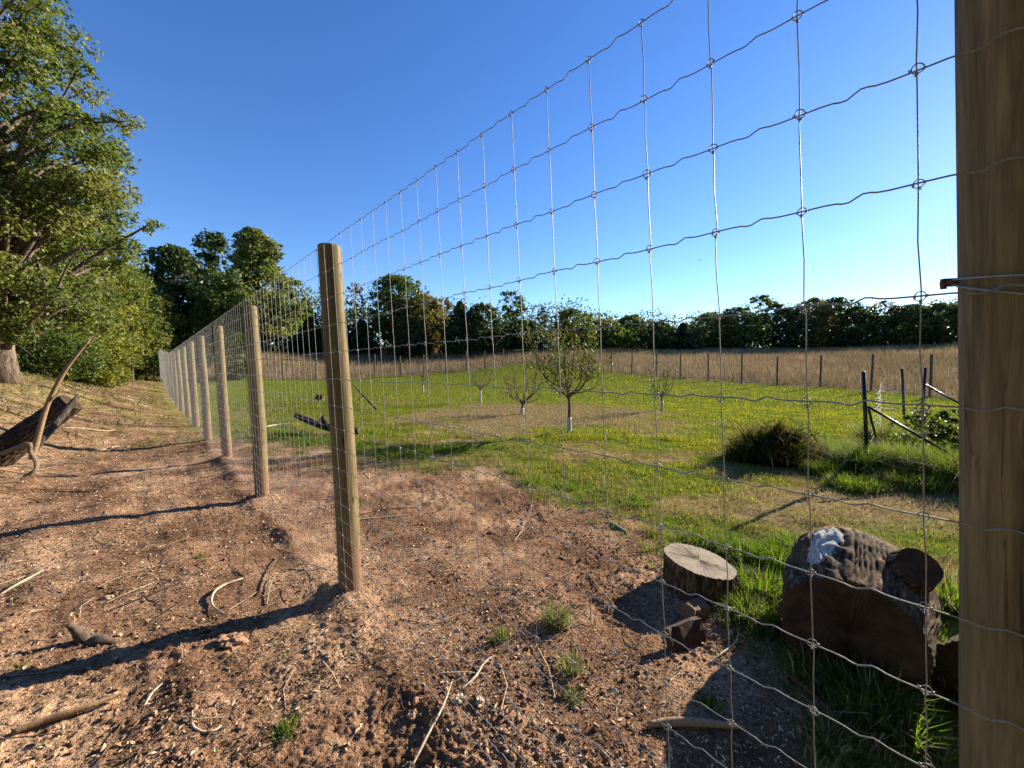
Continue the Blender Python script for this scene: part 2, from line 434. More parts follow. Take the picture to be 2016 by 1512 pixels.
SOILPX = [(395, 868), (470, 862), (530, 858), (600, 868), (650, 892), (720, 912), (800, 918), (900, 912), (985, 903), (1010, 945), (1060, 975), (1150, 990), (1240, 1015), (1320, 1080), (1390, 1100), (1440, 1180), (1460, 1230), (1530, 1300), (1600, 1400), (1660, 1512)]
SOIL = [tuple(gp(*p)[:2]) for p in SOILPX] + [(1.0, 0.9), (1.5, -8), (-12, -8), (-12, 0)]
SOIL += [tuple(fence_xy(-2, -7))] + [tuple(fence_xy(60, -12)), tuple(fence_xy(60, -.2)), tuple(fence_xy(14, -.1))]
FARLINE = [tuple(at(*p)[:2]) for p in FARP + FARR]
FIELD = [(-70, 45), tuple(fence_xy(46))] + FARLINE + [(40, 10), (90, -30), (200, 0), (200, 200), (-120, 200)]
def masks(x, y):
    x = np.asarray(x, float); y = np.asarray(y, float)
    r = np.hypot(x, y); amp = np.clip(.10 * r, .22, 1.0)
    soft = 0
    for q_, (fq, am) in enumerate(((1.3, 1.0), (2.3, 1.5), (4.1, 1.7), (7.0, 2.0))):
        wx = x + (fbm(x * fq, y * fq, 3, 3 + q_) - .5) * 2.4 * amp * am; wy = y + (fbm(x * fq, y * fq, 3, 29 + q_) - .5) * 2.4 * amp * am
        soft = soft + inpoly(wx, wy, SOIL) * .25
    soil = np.clip(soft, 0, 1)
    p = x * FN[0] + y * FN[1] - FD; t = x * FU[0] + y * FU[1]
    # the path beside the fence gets weedy farther off and under the wood
    weed = smooth(9, 20, t) * .5 + smooth(2.2, 4.0, -p) * .38
    weed = np.where(p < 0, weed, 0) * smooth(.35, .62, fbm(x * 1.3, y * 1.3, 4, 21))
    grass = np.maximum(1 - soil, weed)
    # worn and thin spots in the lawn near the soil
    grass = grass * (1 - .6 * smooth(.55, .72, fbm(x * .8, y * .8, 4, 33)) * (r < 12))
    ex = (x - .7) / 5.4; ey = (y - 14.2) / 4.4
    d = np.sqrt(ex ** 2 + ey ** 2) + (fbm(x * .9, y * .9, 4, 44) - .5) * 1.0
    dry = 1 - smooth(.6, 1.1, d)
    ex = (x - 4.3) / 2.6; ey = (y - 4.6) / .9
    d2 = np.sqrt(ex ** 2 + ey ** 2) + (fbm(x * 1.4, y * 1.4, 4, 46) - .5) * 1.0
    dry = np.maximum(dry, .55 * (1 - smooth(.55, 1.15, d2)))
    bank = np.where(p < 0, smooth(1.8, 3.4, -p) * .75 + smooth(8, 20, t) * .4, 0) * (.4 + .8 * smooth(.4, .6, fbm(x * 1.6, y * 1.6, 4, 57)))
    mead = inpoly(x + (fbm(x * .3, y * .3, 3, 5) - .5) * 2, y + (fbm(x * .3, y * .3, 3, 6) - .5) * 2 - .6, FIELD).astype(float)
    return soil, grass, np.clip(np.maximum(np.clip(dry, 0, 1) * (grass > .2), bank * .42), 0, 1), mead, weed

def micro(x, y, soil, r):
    f = 1 - smooth(14, 40, r)
    a = (fbm(x * 2.1, y * 2.1, 3, 51) - .5) * .07
    ridg = 1 - np.abs(fbm(x * 9, y * 9, 4, 61) * 2 - 1)
    lump = fbm(x * 26, y * 26, 4, 71, .68)
    lump2 = fbm(x * 75, y * 75, 2, 75)
    k = .2 + 1.0 * smooth(.38, .66, fbm(x * 1.1, y * 1.1, 3, 81))
    p = x * FN[0] + y * FN[1] - FD; t = x * FU[0] + y * FU[1]
    rut = (fbm(p * 3.2 + .15 * np.sin(t), t * .45, 3, 87) - .5) * .05 * smooth(.2, .6, -p)
    berm = .045 * np.exp(-((p - .02) / .16) ** 2) * (.3 + 1.2 * fbm(t * 2.5, p * 6, 3, 97)) * (t > .8) * (t < 12)
    for tp in (2.83, 5.736, 8.642): berm = berm + .05 * np.exp(-((p - .1) ** 2 + (t - tp) ** 2) / .03)
    s = a + rut + berm + (k + berm * 6) * ((ridg - .8) * .012 + (lump - .5) * .027 + (lump2 - .5) * .015)
    g = (fbm(x * 3, y * 3, 3, 91) - .5) * .05
    s = s + smooth(1.2, 3, -p) * ((fbm(x * 2.6, y * 2.6, 4, 95) - .5) * .16)
    return f * (soil * s + (1 - soil) * g)

def HT(x, y):
    x = np.atleast_1d(np.asarray(x, float)); y = np.atleast_1d(np.asarray(y, float))
    soil = masks(x, y)[0]
    return H(x, y) + micro(x, y, soil, np.hypot(x, y))
def gpz(px, py, up=0.0):
    p = gp(px, py); p[2] = HT(p[0], p[1])[0] + up; return p

# polar sheet round the camera's foot, fine in the half that is looked at
inv = np.linspace(1 / 1.0, 1 / 34, 500); rr = np.concatenate([[.02, .25, .55, .8], 1 / inv, np.geomspace(35.5, 900, 70)])
th = np.concatenate([np.radians(np.linspace(-62, 62, 450)), np.radians(np.linspace(62, 298, 70))[1:-1]])
RR, TH = np.meshgrid(rr, th, indexing='ij')
GX = RR * np.sin(TH); GY = RR * np.cos(TH)
msoil, mgrass, mdry, mmead, mweed = masks(GX.ravel(), GY.ravel())
GZ = H(GX.ravel(), GY.ravel()) + micro(GX.ravel(), GY.ravel(), msoil, RR.ravel())
n_r, n_t = RR.shape
i = np.arange(n_r - 1)[:, None] * n_t; j = np.arange(n_t)[None]; k = (j + 1) % n_t
F = np.stack([i + j, i + k, i + n_t + k, i + n_t + j], -1).reshape(-1, 4)[:, ::-1]
g = MB().add(np.stack([GX.ravel(), GY.ravel(), GZ], 1), F, np.stack([mgrass, mdry, mmead], 1))
ground = tag(g.build('ground', M_ground), kind='structure')

# ------------------------------------------------------------------ the deer fence
GAPS = [7, 7, 7, 7, 7, 7, 6, 5.5, 5.3, 5, 4.5, 4.5, 4, 4, 3.5, 3.5, 3, 3, 3]
WZ = 2.46 - np.cumsum([0] + GAPS) * .0254
T0, NST = -1.0, 298
ST0 = -0.0414
TSTAY = ST0 + .1524 * (np.arange(NST) - 8)
def fbase(t): return H(FU[0] * t + FN[0] * FD, FU[1] * t + FN[1] * FD)
_ft = np.linspace(-4, 50, 200); _fz = fbase(_ft); _fz = np.where(_ft < 26, 0.0, _fz)
def fz(t): return np.interp(t, _ft, _fz)
def F3(t, z, off=0.0):
    t = np.asarray(t, float); z = np.asarray(z, float)
    tt = t + LIN * z; dd = FD + off + LOUT * z
    return np.stack([FU[0] * tt + FN[0] * dd, FU[1] * tt + FN[1] * dd, z + fz(t)], -1)

fence = empty('deer_fence', (*fence_xy(0), 0)); tag(fence, 'tall galvanised woven wire deer fence on round treated posts along the dirt path', 'fence')
FO = np.array([*fence_xy(0), 0.0])
tw = T0 + np.arange(0, NST + 12) * .1524
for w, z0 in enumerate(WZ):
    ts, zs = [], []
    ph = rng.normal(0, .0022, NST + 2)
    for i in range(NST - 1):
        a = TSTAY[i]
        if i < 55:
            fr = [0, .22, .32, .38, .44, .50, .56, .62, .68, .78]; oz = [0, 0, .0012, .0036, .0044, .0004, -.0038, -.0036, -.0012, 0]
        elif i < 120: fr = [0, .3, .42, .58, .7]; oz = [0, 0, .0045, -.004, 0]
        else: fr = [0, .5]; oz = [0, .003]
        s = rng.uniform(.75, 1.25) * (1 if (i + w) % 1 == 0 else -1)
        for f_, o_ in zip(fr, oz): ts.append(a + .1524 * f_); zs.append(z0 + o_ * s + ph[i] * (1 - f_) + ph[i + 1] * f_)
    mb = MB(); add_tube(mb, F3(ts, zs) - FO, (.0015 if w else .0017), 4, ref=np.array([0, 0, 1.0]))
    mb.build('horizontal_wire', M_wire, fence)
def stay_mesh(seed, sides):
    g2 = np.random.default_rng(seed); P = []
    zz = [2.462]; tt = [0.0]
    for a, bz in zip(WZ[:-1], WZ[1:]):
        zz += [a - .02, (a + bz) / 2, bz + .012]; o = g2.normal(0, .0011, 3); tt += list(o)
    zz.append(-.05); tt.append(0)
    zz = np.array(zz); tt = np.array(tt)
    P = np.stack([FU[0] * (tt + LIN * zz) + FN[0] * (LOUT * zz + .002), FU[1] * (tt + LIN * zz) + FN[1] * (LOUT * zz + .002), zz], -1)
    mb = MB(); add_tube(mb, P, .00112, sides, ref=np.array([FU[0], FU[1], 0])); return mb.mesh('vertical_stay', M_wire)
stays_near = [stay_mesh(100 + s, 6) for s in range(8)]; stays_far = [stay_mesh(200 + s, 4) for s in range(6)]
# the knot: a third wire looped round the crossing and wrapped below it
mb = MB(); u3 = np.array([FU[0], FU[1], 0.]); n3 = np.array([FN[0], FN[1], 0.]); z3 = np.array([0, 0, 1.])
a_ = np.linspace(math.radians(-25), math.radians(205), 12)
loop = .0105 * np.cos(a_)[:, None] * u3 + (.0115 * np.sin(a_))[:, None] * z3 + (-.0028 - .0012 * np.sin(a_ * 2))[:, None] * n3
add_tube(mb, loop, .0014, 5)
for s in (-1, 1):
    c_ = s * .0115 * u3
    aa = np.linspace(0, 2 * np.pi * 1.2, 8); add_tube(mb, c_ + (aa / 7 * .004 - .002)[:, None] * u3 + .0028 * np.cos(aa)[:, None] * n3 + .0028 * np.sin(aa)[:, None] * z3, .0013, 5)
aa = np.linspace(0, 2 * np.pi * 2.4, 15)
add_tube(mb, (-.006 - aa / aa[-1] * .0085)[:, None] * z3 + .0029 * np.cos(aa)[:, None] * u3 + .0029 * np.sin(aa)[:, None] * n3, .0013, 5)
add_tube(mb, np.stack([loop[0], loop[0] * .5 - .007 * z3, -.008 * z3 + .003 * n3]), .0013, 5)
add_tube(mb, np.stack([loop[-1], loop[-1] * .5 - .006 * z3, -.009 * z3 - .003 * n3]), .0013, 5)
knot_me = mb.mesh('knot', M_wire)
far_knots = MB(); oct_v = np.array([[1, 0, 0], [-1, 0, 0], [0, 1, 0], [0, -1, 0], [0, 0, 1], [0, 0, -1.3]], float)
oct_f = np.array([[0, 2, 4], [2, 1, 4], [1, 3, 4], [3, 0, 4], [2, 0, 5], [1, 2, 5], [3, 1, 5], [0, 3, 5]])
KP = []
for i, t in enumerate(TSTAY):
    me = stays_near[i % 8] if i < 70 else stays_far[i % 6]
    o = bpy.data.objects.new('vertical_stay', me); C.objects.link(o); o.parent = fence
    o.location = (FU[0] * t, FU[1] * t, float(fz(t)))
    if 5 <= i < 20:
        for z in WZ:
            q = bpy.data.objects.new('knot', knot_me); C.objects.link(q); q.parent = o
            q.location = (FU[0] * LIN * z + FN[0] * LOUT * z, FU[1] * LIN * z + FN[1] * LOUT * z, z)
            s = rng.uniform(.58, .78); q.scale = (s, s, s * rng.uniform(.9, 1.15)); q.rotation_euler = (rng.normal(0, .12), rng.normal(0, .12), rng.uniform(-.5, .5))
    else:
        KP.append(F3(np.full(len(WZ), t), WZ) - FO - np.array([0, 0, .003]))
KP = np.concatenate(KP)
scatter(far_knots, oct_v, oct_f, KP, rot_rand(len(KP)), np.full((len(KP), 3), .0062) * rng.uniform(.7, 1.2, (len(KP), 1)), (1, 1, 1))
tag(far_knots.build('wire_knots', M_wire, fence), kind='stuff')

def post_mesh(height, r, seed, lean=True, below=.25, sides=28, rings=26):
    g2 = np.random.default_rng(seed)
    z = np.concatenate([np.linspace(-below, height - .03, rings), [height - .012, height - .003, height]])
    tap = r * (1.04 - .07 * (z + below) / (height + below)) * np.where(z > height - .011, .975, 1); tap[-1] *= .93
    th = np.arange(sides) / sides * 2 * np.pi
    Z, TH_ = np.meshgrid(z, th, indexing='ij')
    nz = vnoise(np.cos(TH_) * 1.4 + seed * 3.1, np.sin(TH_) * 1.4 + Z * 1.3, seed) - .5
    nz2 = vnoise(np.cos(TH_) * 5 + seed, np.sin(TH_) * 5 + Z * .7, seed + 5) - .5
    R_ = tap[:, None] * (1 + .07 * nz + .022 * nz2)
    sw = (vnoise(z * .9 + seed, z * 0, seed) - .5) * .02
    lx = LIN * FU[0] + LOUT * FN[0] if lean else 0; ly = LIN * FU[1] + LOUT * FN[1] if lean else 0
    X = R_ * np.cos(TH_) + sw[:, None] + lx * Z; Y = R_ * np.sin(TH_) + ly * Z
    Zt = Z + np.where(Z >= height - .002, 0.004 * np.cos(TH_ + seed), 0)
    V = np.stack([X, Y, Zt], -1).reshape(-1, 3); n_, s_ = len(z), sides
    i = np.arange(n_ - 1)[:, None] * s_; j = np.arange(s_)[None]; k = (j + 1) % s_
    Fq = np.stack([i + j, i + k, i + s_ + k, i + s_ + j], -1).reshape(-1, 4)
    mb = MB(); mb.add(V, Fq)
    top = (n_ - 1) * s_ + np.arange(s_); mb.add(np.concatenate([V[top], [V[top].mean(0)]]), np.stack([np.arange(s_), (np.arange(s_) + 1) % s_, np.full(s_, s_)], 1))
    return mb
PT = [-.163] + [2.83 + 2.906 * i for i in range(15)]
PHT = [2.62, 2.50, 2.42, 2.41, 2.42, 2.44] + [2.42] * 10
PR = [.081, .0775, .0765, .074, .075, .078] + [.075] * 10
for i, (t, h, r) in enumerate(zip(PT, PHT, PR)):
    o = post_mesh(h, r, 300 + i).build('post', M_post, fence)
    p = fence_xy(t, r + .006); o.location = (*(p - FO[:2]), float(fz(t)))
    if i == 0: o['label'] = 'near post in shade with brace wire'
    if i < 4:                                   # fencing staples holding the wire
        for w in range(1, 20, 3):
            z = WZ[w]; c = np.array([FN[0] * -(r * 1.0 + .004), FN[1] * -(r + .004), z]) + np.array([LIN * FU[0] + LOUT * FN[0], LIN * FU[1] + LOUT * FN[1], 0]) * z
            mb = MB(); s_ = rng.uniform(-.03, .03) * u3
            add_tube(mb, c + s_ + np.stack([.012 * n3 + .007 * z3, -.003 * n3 + .006 * z3, -.005 * n3, -.003 * n3 - .006 * z3, .012 * n3 - .007 * z3]), .0017, 5)
            mb.build('staple', M_wire, o)
    if i == 0:
        p0 = o
# brace wire and pin on the near post (the lean is part of the coordinates)
def on_post(ang, z, r):
    c = np.array([(LIN * FU[0] + LOUT * FN[0]) * z, (LIN * FU[1] + LOUT * FN[1]) * z, z])
    return c + r * (math.cos(ang) * u3 - math.sin(ang) * n3)
zb = 1.776
mb = MB(); add_tube(mb, np.stack([on_post(0.15, zb, .07), on_post(.15, zb + .002, .098)]), .0075, 6); add_tube(mb, np.stack([on_post(.15, zb, .094), on_post(.13, zb, .1)]), .0095, 6)
mb.build('brace_pin', M_rust, p0)
for dz0, dz1 in ((0.006, -.03), (.0, -.085)):
    mb = MB(); aa = np.linspace(.1, 3.0, 16)
    add_tube(mb, np.stack([on_post(a, zb + dz0 + (dz1 - dz0) * (i / 15), .0875) for i, a in enumerate(aa)]), .0019, 6)
    mb.build('brace_wire', M_wire, p0)

# ------------------------------------------------------------------ the fence round the far side of the field
ff = empty('field_fence', at(*FARP[-1])); tag(ff, 'distant post and wire fence between the green lawn and the brown meadow', 'fence')
FFO = at(*FARP[-1])
fpm = [post_mesh(2.42 + .08 * s, .068, 400 + s, False, .4, 12, 5).mesh('post', M_postold) for s in (-1, 0, 1, 2)]
tops = []
for i, (px, py, D) in enumerate(FARP + FARR):
    q = at(px, py, D); q[2] = H(q[0], q[1])
    o = bpy.data.objects.new('post', fpm[i % 4]); C.objects.link(o); o.parent = ff; o.location = tuple(q - FFO)
    o.rotation_euler = (rng.normal(0, .012), rng.normal(0, .012), rng.uniform(0, 6)); tops.append(q)
tops = np.array(tops)
for z in (.1, .3, .5, .75, 1.0, 1.25, 1.55, 1.9, 2.3):
    mb = MB(); add_tube(mb, tops + [0, 0, z] - FFO, .0018, 4); mb.build('horizontal_wire', M_wire, ff)
for a, b_ in ((0, 1), (9, 10), (10, 11)):
    mb = MB(); add_tube(mb, np.stack([tops[a], tops[b_]]) + [0, 0, 2.0] - FFO, .045, 8); mb.build('brace_rail', M_postold, ff)
# a second brace rail stands at the left corner
mb = MB(); add_tube(mb, np.stack([tops[0] + [-4.2, -2.2, 2.05], tops[0] + [0, 0, 2.05]]) - FFO, .045, 8); mb.build('brace_rail', M_postold, ff)
# ------------------------------------------------------------------ trees
OLIVE = [(.135, .175, .046), (.18, .21, .058), (.095, .135, .04), (.24, .235, .08)]
GREEN = [(.075, .115, .028), (.10, .14, .034), (.055, .088, .024), (.135, .155, .04)]
DARKG = [(.044, .072, .028), (.058, .088, .034), (.034, .058, .024), (.085, .105, .036)]
AUTUM = [(.16, .15, .035), (.19, .145, .035), (.10, .11, .028), (.21, .13, .04)]
RUSTY = [(.13, .085, .05), (.16, .095, .05), (.09, .075, .035), (.10, .09, .03)]
YELGR = [(.18, .20, .036), (.23, .24, .044), (.13, .16, .032), (.26, .24, .06)]

def envelope(shape, u):
    u = np.asarray(u, float)
    if shape == 'cone': return np.clip((1 - u) ** .8 * (.35 + .65 * smooth(0, .18, u)), .04, 1)
    if shape == 'column': return np.clip(np.sqrt(np.clip(1 - (2 * u - 1) ** 4, 0, 1)), .08, 1)
    if shape == 'spade': return np.clip(np.where(u < .45, .75 + .55 * u, 1.0 - .62 * smooth(.42, .62, u) - .25 * smooth(.86, 1, u)), .1, 1)
    if shape == 'vase': return np.clip(.35 + .75 * u ** .7 - .8 * smooth(.75, 1.05, u), .1, 1)
    return np.clip(np.sqrt(np.clip(1 - (2 * u ** .85 - 1) ** 2, 0, 1)), .1, 1)      # round

def leaf_quads(mb, P, size, col, g2, up=.35, aspect=.55, droop=0.0, tri=False):
    n = len(P)
    nrm = unit(g2.normal(size=(n, 3)) + np.array([0, 0, up]) * 2)
    a = unit(np.cross(nrm, g2.normal(size=(n, 3))))
    if droop: a = unit(a + np.array([0, 0, -droop])); nrm = unit(np.cross(a, np.cross(nrm, a)))
    b_ = np.cross(nrm, a)
    s = size * g2.uniform(.65, 1.35, (n, 1))
    if tri:
        V = np.stack([P - a * s - b_ * s * aspect, P - a * s * .2 + b_ * s * aspect * 1.4, P + a * s], 1)
        mb.add(V.reshape(-1, 3), np.arange(n * 3).reshape(-1, 3), np.repeat(col, 3, axis=0)); return
    V = np.stack([P - a * s, P + b_ * s * aspect - nrm * s * .12, P + a * s, P - b_ * s * aspect - nrm * s * .12], 1)
    F = (np.array([[0, 1, 2], [0, 2, 3]])[None] + (np.arange(n) * 4)[:, None, None]).reshape(-1, 3)
    mb.add(V.reshape(-1, 3), F, np.repeat(col, 4, axis=0))

def make_tree(name, label, loc, h, R, shape='round', cb=.25, nl=40, nleaf=5000, leaf=.16, pal=GREEN, tr=.18, seed=1, lean=(0, 0), bark=None,
              lobe=.26, group=None, cat='tree', sides=8, sparse=1.0, flat=.75, trunks=1, bare=0, fill=.0, limbs=()):
    g2 = np.random.default_rng(seed)
    loc = np.asarray(loc, float)
    root = empty(name, loc); tag(root, label, cat, group)
    tb = MB()
    z = np.linspace(-.3, h * .93, 14); f = np.clip(z / h, 0, 1)
    trs = []
    for q in range(trunks):
        ph = g2.uniform(0, 6.28); sp = (0 if trunks == 1 else R * .3)
        wob = np.stack([(vnoise(f * 4 + seed + q, f * 0, seed) - .5) * h * .07 * f + lean[0] * f * h + sp * math.cos(ph) * f,
                        (vnoise(f * 4 + seed + 9 + q, f * 0, seed + 3) - .5) * h * .07 * f + lean[1] * f * h + sp * math.sin(ph) * f, z], 1)
        rad = tr * (1 - .88 * f ** .9) * (1 + .5 * np.exp(-np.clip(z, 0, 9) / (tr * 1.8))) / (1 if trunks == 1 else 1.5)
        add_tube(tb, wob, rad, sides, wob=.12, seed=seed); trs.append((wob, rad))
    u = g2.uniform(0, 1, nl) ** 1.05; ang = g2.uniform(0, 6.283, nl) ; e = envelope(shape, u) * R
    ang = np.arange(nl) * 2.39996 + g2.normal(0, .5, nl)
    rad = e * (np.sqrt(g2.uniform(.06, 1, nl))) * .86
    rad = rad * (.72 + .62 * vnoise(ang * .9 + seed * 3.3, u * 4.0, seed + 6))
    zc = h * (cb + (1 - cb) * u) - .02 * h
    ctrx = np.interp(zc, trs[0][0][:, 2], trs[0][0][:, 0]); ctry = np.interp(zc, trs[0][0][:, 2], trs[0][0][:, 1])
    LC = np.stack([ctrx + rad * np.cos(ang), ctry + rad * np.sin(ang), zc], 1)
    LR = np.clip(R * lobe * g2.uniform(.6, 1.4, nl), .12, None) * (.55 + .45 * e / R)
    cb_ = MB()
    pal = np.array(pal)
    wsum = (LR ** 2.2); cnt = np.maximum(3, (nleaf * wsum / wsum.sum())).astype(int)
    for i in range(nl):
        wt, rd = trs[i % trunks]
        zs = max(h * cb * .75, LC[i, 2] - rad[i] * g2.uniform(.5, 1.1) - .04 * h)
        s0 = np.array([np.interp(zs, wt[:, 2], wt[:, 0]), np.interp(zs, wt[:, 2], wt[:, 1]), zs])
        r0 = max(.006, np.interp(zs, wt[:, 2], rd) * .42)
        mid = (s0 + LC[i]) / 2 + np.array([0, 0, .12 * rad[i]]) + g2.normal(0, .06 * R, 3)
        ns_ = 7 if sides >= 7 else 4
        pts = spline([s0, mid, LC[i]], ns_)
        add_tube(tb, pts, np.linspace(r0, r0 * .22 + .003, ns_), max(3, sides - 3), cap=False)
        if sides >= 7:
            for w_ in range(3):
                d_ = unit(g2.normal(size=3) + [0, 0, .3]) * LR[i] * g2.uniform(.6, 1.15)
                b0 = pts[g2.integers(3, 7)]
                add_tube(tb, np.stack([b0, b0 + d_ * .5 + g2.normal(0, .04 * LR[i], 3), b0 + d_]), [r0 * .2 + .003, r0 * .12 + .002, .002], 3, cap=False)
        if i < bare: continue
        n = int(cnt[i] * sparse)
        d_ = unit(g2.normal(size=(n, 3)))
        # leaves gather in sprays inside the lobe
        ns = max(3, n // 14); sc = unit(g2.normal(size=(ns, 3))) * (g2.uniform(.2, 1, (ns, 1)) ** .6)
        pick = g2.integers(0, ns, n)
        Q = sc[pick] * .92 + d_ * g2.uniform(0, .42, (n, 1))
        P = LC[i] + Q * LR[i] * np.array([1, 1, flat])
        base = pal[g2.integers(0, len(pal))] * .55 + pal[g2.integers(0, len(pal), n)] * .45
        col = base * g2.uniform(.75, 1.25, (n, 1))
        leaf_quads(cb_, P, leaf, col, g2, tri=leaf > .13)
    n = int(nleaf * fill)
    if n:
        u = g2.uniform(0, 1, n); a = g2.uniform(0, 6.283, n); e = envelope(shape, u) * R * np.sqrt(g2.uniform(.1, 1.05, n)) * (.55 + .85 * fbm(a * 1.1 + seed, u * 5, 3, seed))
        zc = h * (cb * .8 + (1 - cb * .8) * u)
        P = np.stack([np.interp(zc, trs[0][0][:, 2], trs[0][0][:, 0]) + e * np.cos(a), np.interp(zc, trs[0][0][:, 2], trs[0][0][:, 1]) + e * np.sin(a), zc], 1)
        P = P[fbm(P[:, 0] * 2.2 / max(R, .5) * 2 + seed, P[:, 2] * 2.2 / max(R, .5) * 2 + P[:, 1] * 2, 3, seed + 8) > .44]; n = len(P)
        leaf_quads(cb_, P, leaf, pal[g2.integers(0, len(pal), n)] * g2.uniform(.65, 1.25, (n, 1)), g2, tri=leaf > .13)
    for e_, er in limbs:
        add_tube(tb, spline(e_, 14) - loc, np.linspace(er[0], er[1], 14), 7, wob=.1)
    tb.build('trunk', bark or M_bark, root)
    cb_.build('crown', M_leaf, root, smooth_=False)
    return root

def tree_px(px, by, ty, D, rpx, **k):
    """a tree whose foot, top and half width are read off the photograph at depth D"""
    p = at(px, by, D); p[2] = H(p[0], p[1]) - .05
    top = at(px, ty, D)[2]
    return dict(loc=p, h=top - p[2], R=rpx / FPX * D, **k)

LT = 'trees of the wood edge on the left'
T = []
# the wood edge along the path
make_tree('maple_tree', 'tall leafy tree with a grey trunk rising beside the path, nearest on the left', (-14.2, 11.0, 1.45), 13.8, 3.2, 'round', .09, 250, 100000, .06, OLIVE, .24, 11, (-.035, 0), lobe=.2, sides=10, group=LT, fill=.0,
          limbs=[([at(14, 690, 11), at(40, 652, 10.8), at(78, 618, 10.6), at(108, 575, 10.4), at(135, 520, 10.2), at(165, 480, 10)], (.062, .012)), ([at(92, 600, 10.5), at(88, 560, 10.4), at(70, 500, 10.4)], (.03, .008)),
                 ([at(20, 668, 10.9), at(50, 690, 10.6), at(70, 705, 10.4)], (.02, .005)), ([at(25, 640, 10.9), at(60, 655, 10.6), at(95, 660, 10.3)], (.018, .004)), ([at(60, 634, 10.7), at(70, 665, 10.5), at(66, 690, 10.4)], (.014, .004)), ([at(10, 560, 10.9), at(60, 520, 10.5), at(130, 495, 10.1)], (.05, .01))])
make_tree('maple_tree', 'very tall dark green tree cut off by the upper left corner', (-15.2, 8.6, 1.6), 15.5, 3.8, 'round', .25, 90, 24000, .09, GREEN, .22, 12, (.05, .02), lobe=.22, sides=8, group=LT)
def lt(label, px, by, ty, D, rpx, **k): T.append((label, tree_px(px, by, ty, D, rpx), k))
lt('bushy yellowish green tree behind the grey trunk by the path', 95, 735, 455, 16, 95, pal=OLIVE, nleaf=15000, leaf=.07, cb=.06, nl=70, tr=.10, sides=7)
lt('thicket tree with dense low foliage left of the pale sapling', 165, 745, 500, 20, 75, pal=YELGR, nleaf=12000, leaf=.085, cb=.05, nl=60, tr=.10, sides=7)
lt('tall tree behind the thicket, its top over the pale sapling', 190, 730, 430, 27, 75, pal=OLIVE, nleaf=11000, leaf=.11, cb=.15, nl=60, tr=.16, sides=7)
lt('slender pale-stemmed sapling at the edge of the dirt path', 262, 748, 545, 27, 30, pal=YELGR, nleaf=2600, leaf=.085, cb=.22, nl=26, tr=.055, sides=7, lobe=.34)
lt('bushy green tree between the sapling and the end of the path', 250, 735, 520, 33, 62, pal=OLIVE, nleaf=9000, leaf=.12, cb=.05, nl=50, tr=.13, sides=6)
lt('round leafy tree crowding the far end of the path', 296, 728, 560, 38, 46, pal=OLIVE, nleaf=7000, leaf=.13, cb=.04, nl=44, tr=.13, sides=6)
lt('low yellow green bush at the bend of the path', 288, 745, 655, 34, 30, pal=YELGR, nleaf=3500, leaf=.10, cb=.02, nl=24, tr=.04, sides=6)
lt('low bush of small bright leaves under the thicket', 205, 752, 668, 21, 46, pal=YELGR, nleaf=4500, leaf=.065, cb=.02, nl=30, tr=.035, sides=6)
lt('brushy shrub at the foot of the thicket near the grey trunk', 110, 748, 655, 14, 60, pal=GREEN, nleaf=4500, leaf=.055, cb=.02, nl=30, tr=.03, sides=6)
lt('dark leafy tree deep in the wood, left of the thicket', 40, 725, 300, 21, 100, pal=GREEN, nleaf=14000, leaf=.10, cb=.1, nl=70, tr=.17, sides=7)
lt('broad tree at the back of the wood over the low bushes', 130, 725, 440, 30, 90, pal=GREEN, nleaf=11000, leaf=.13, cb=.08, nl=60, tr=.18, sides=6)
for i, (lab, d, k) in enumerate(T):
    big = d['h'] > 3.2
    k['nleaf'] = int(k['nleaf'] * 1.45); k['nl'] = int(k['nl'] * 1.5); d['R'] *= 1.12
    make_tree('woodland_tree' if big else 'bush', lab, d['loc'], d['h'], d['R'], k.pop('shape', 'round'), seed=30 + i, group=LT if big else 'bushes beside the path', cat='tree' if big else 'bush', fill=.35, **k)

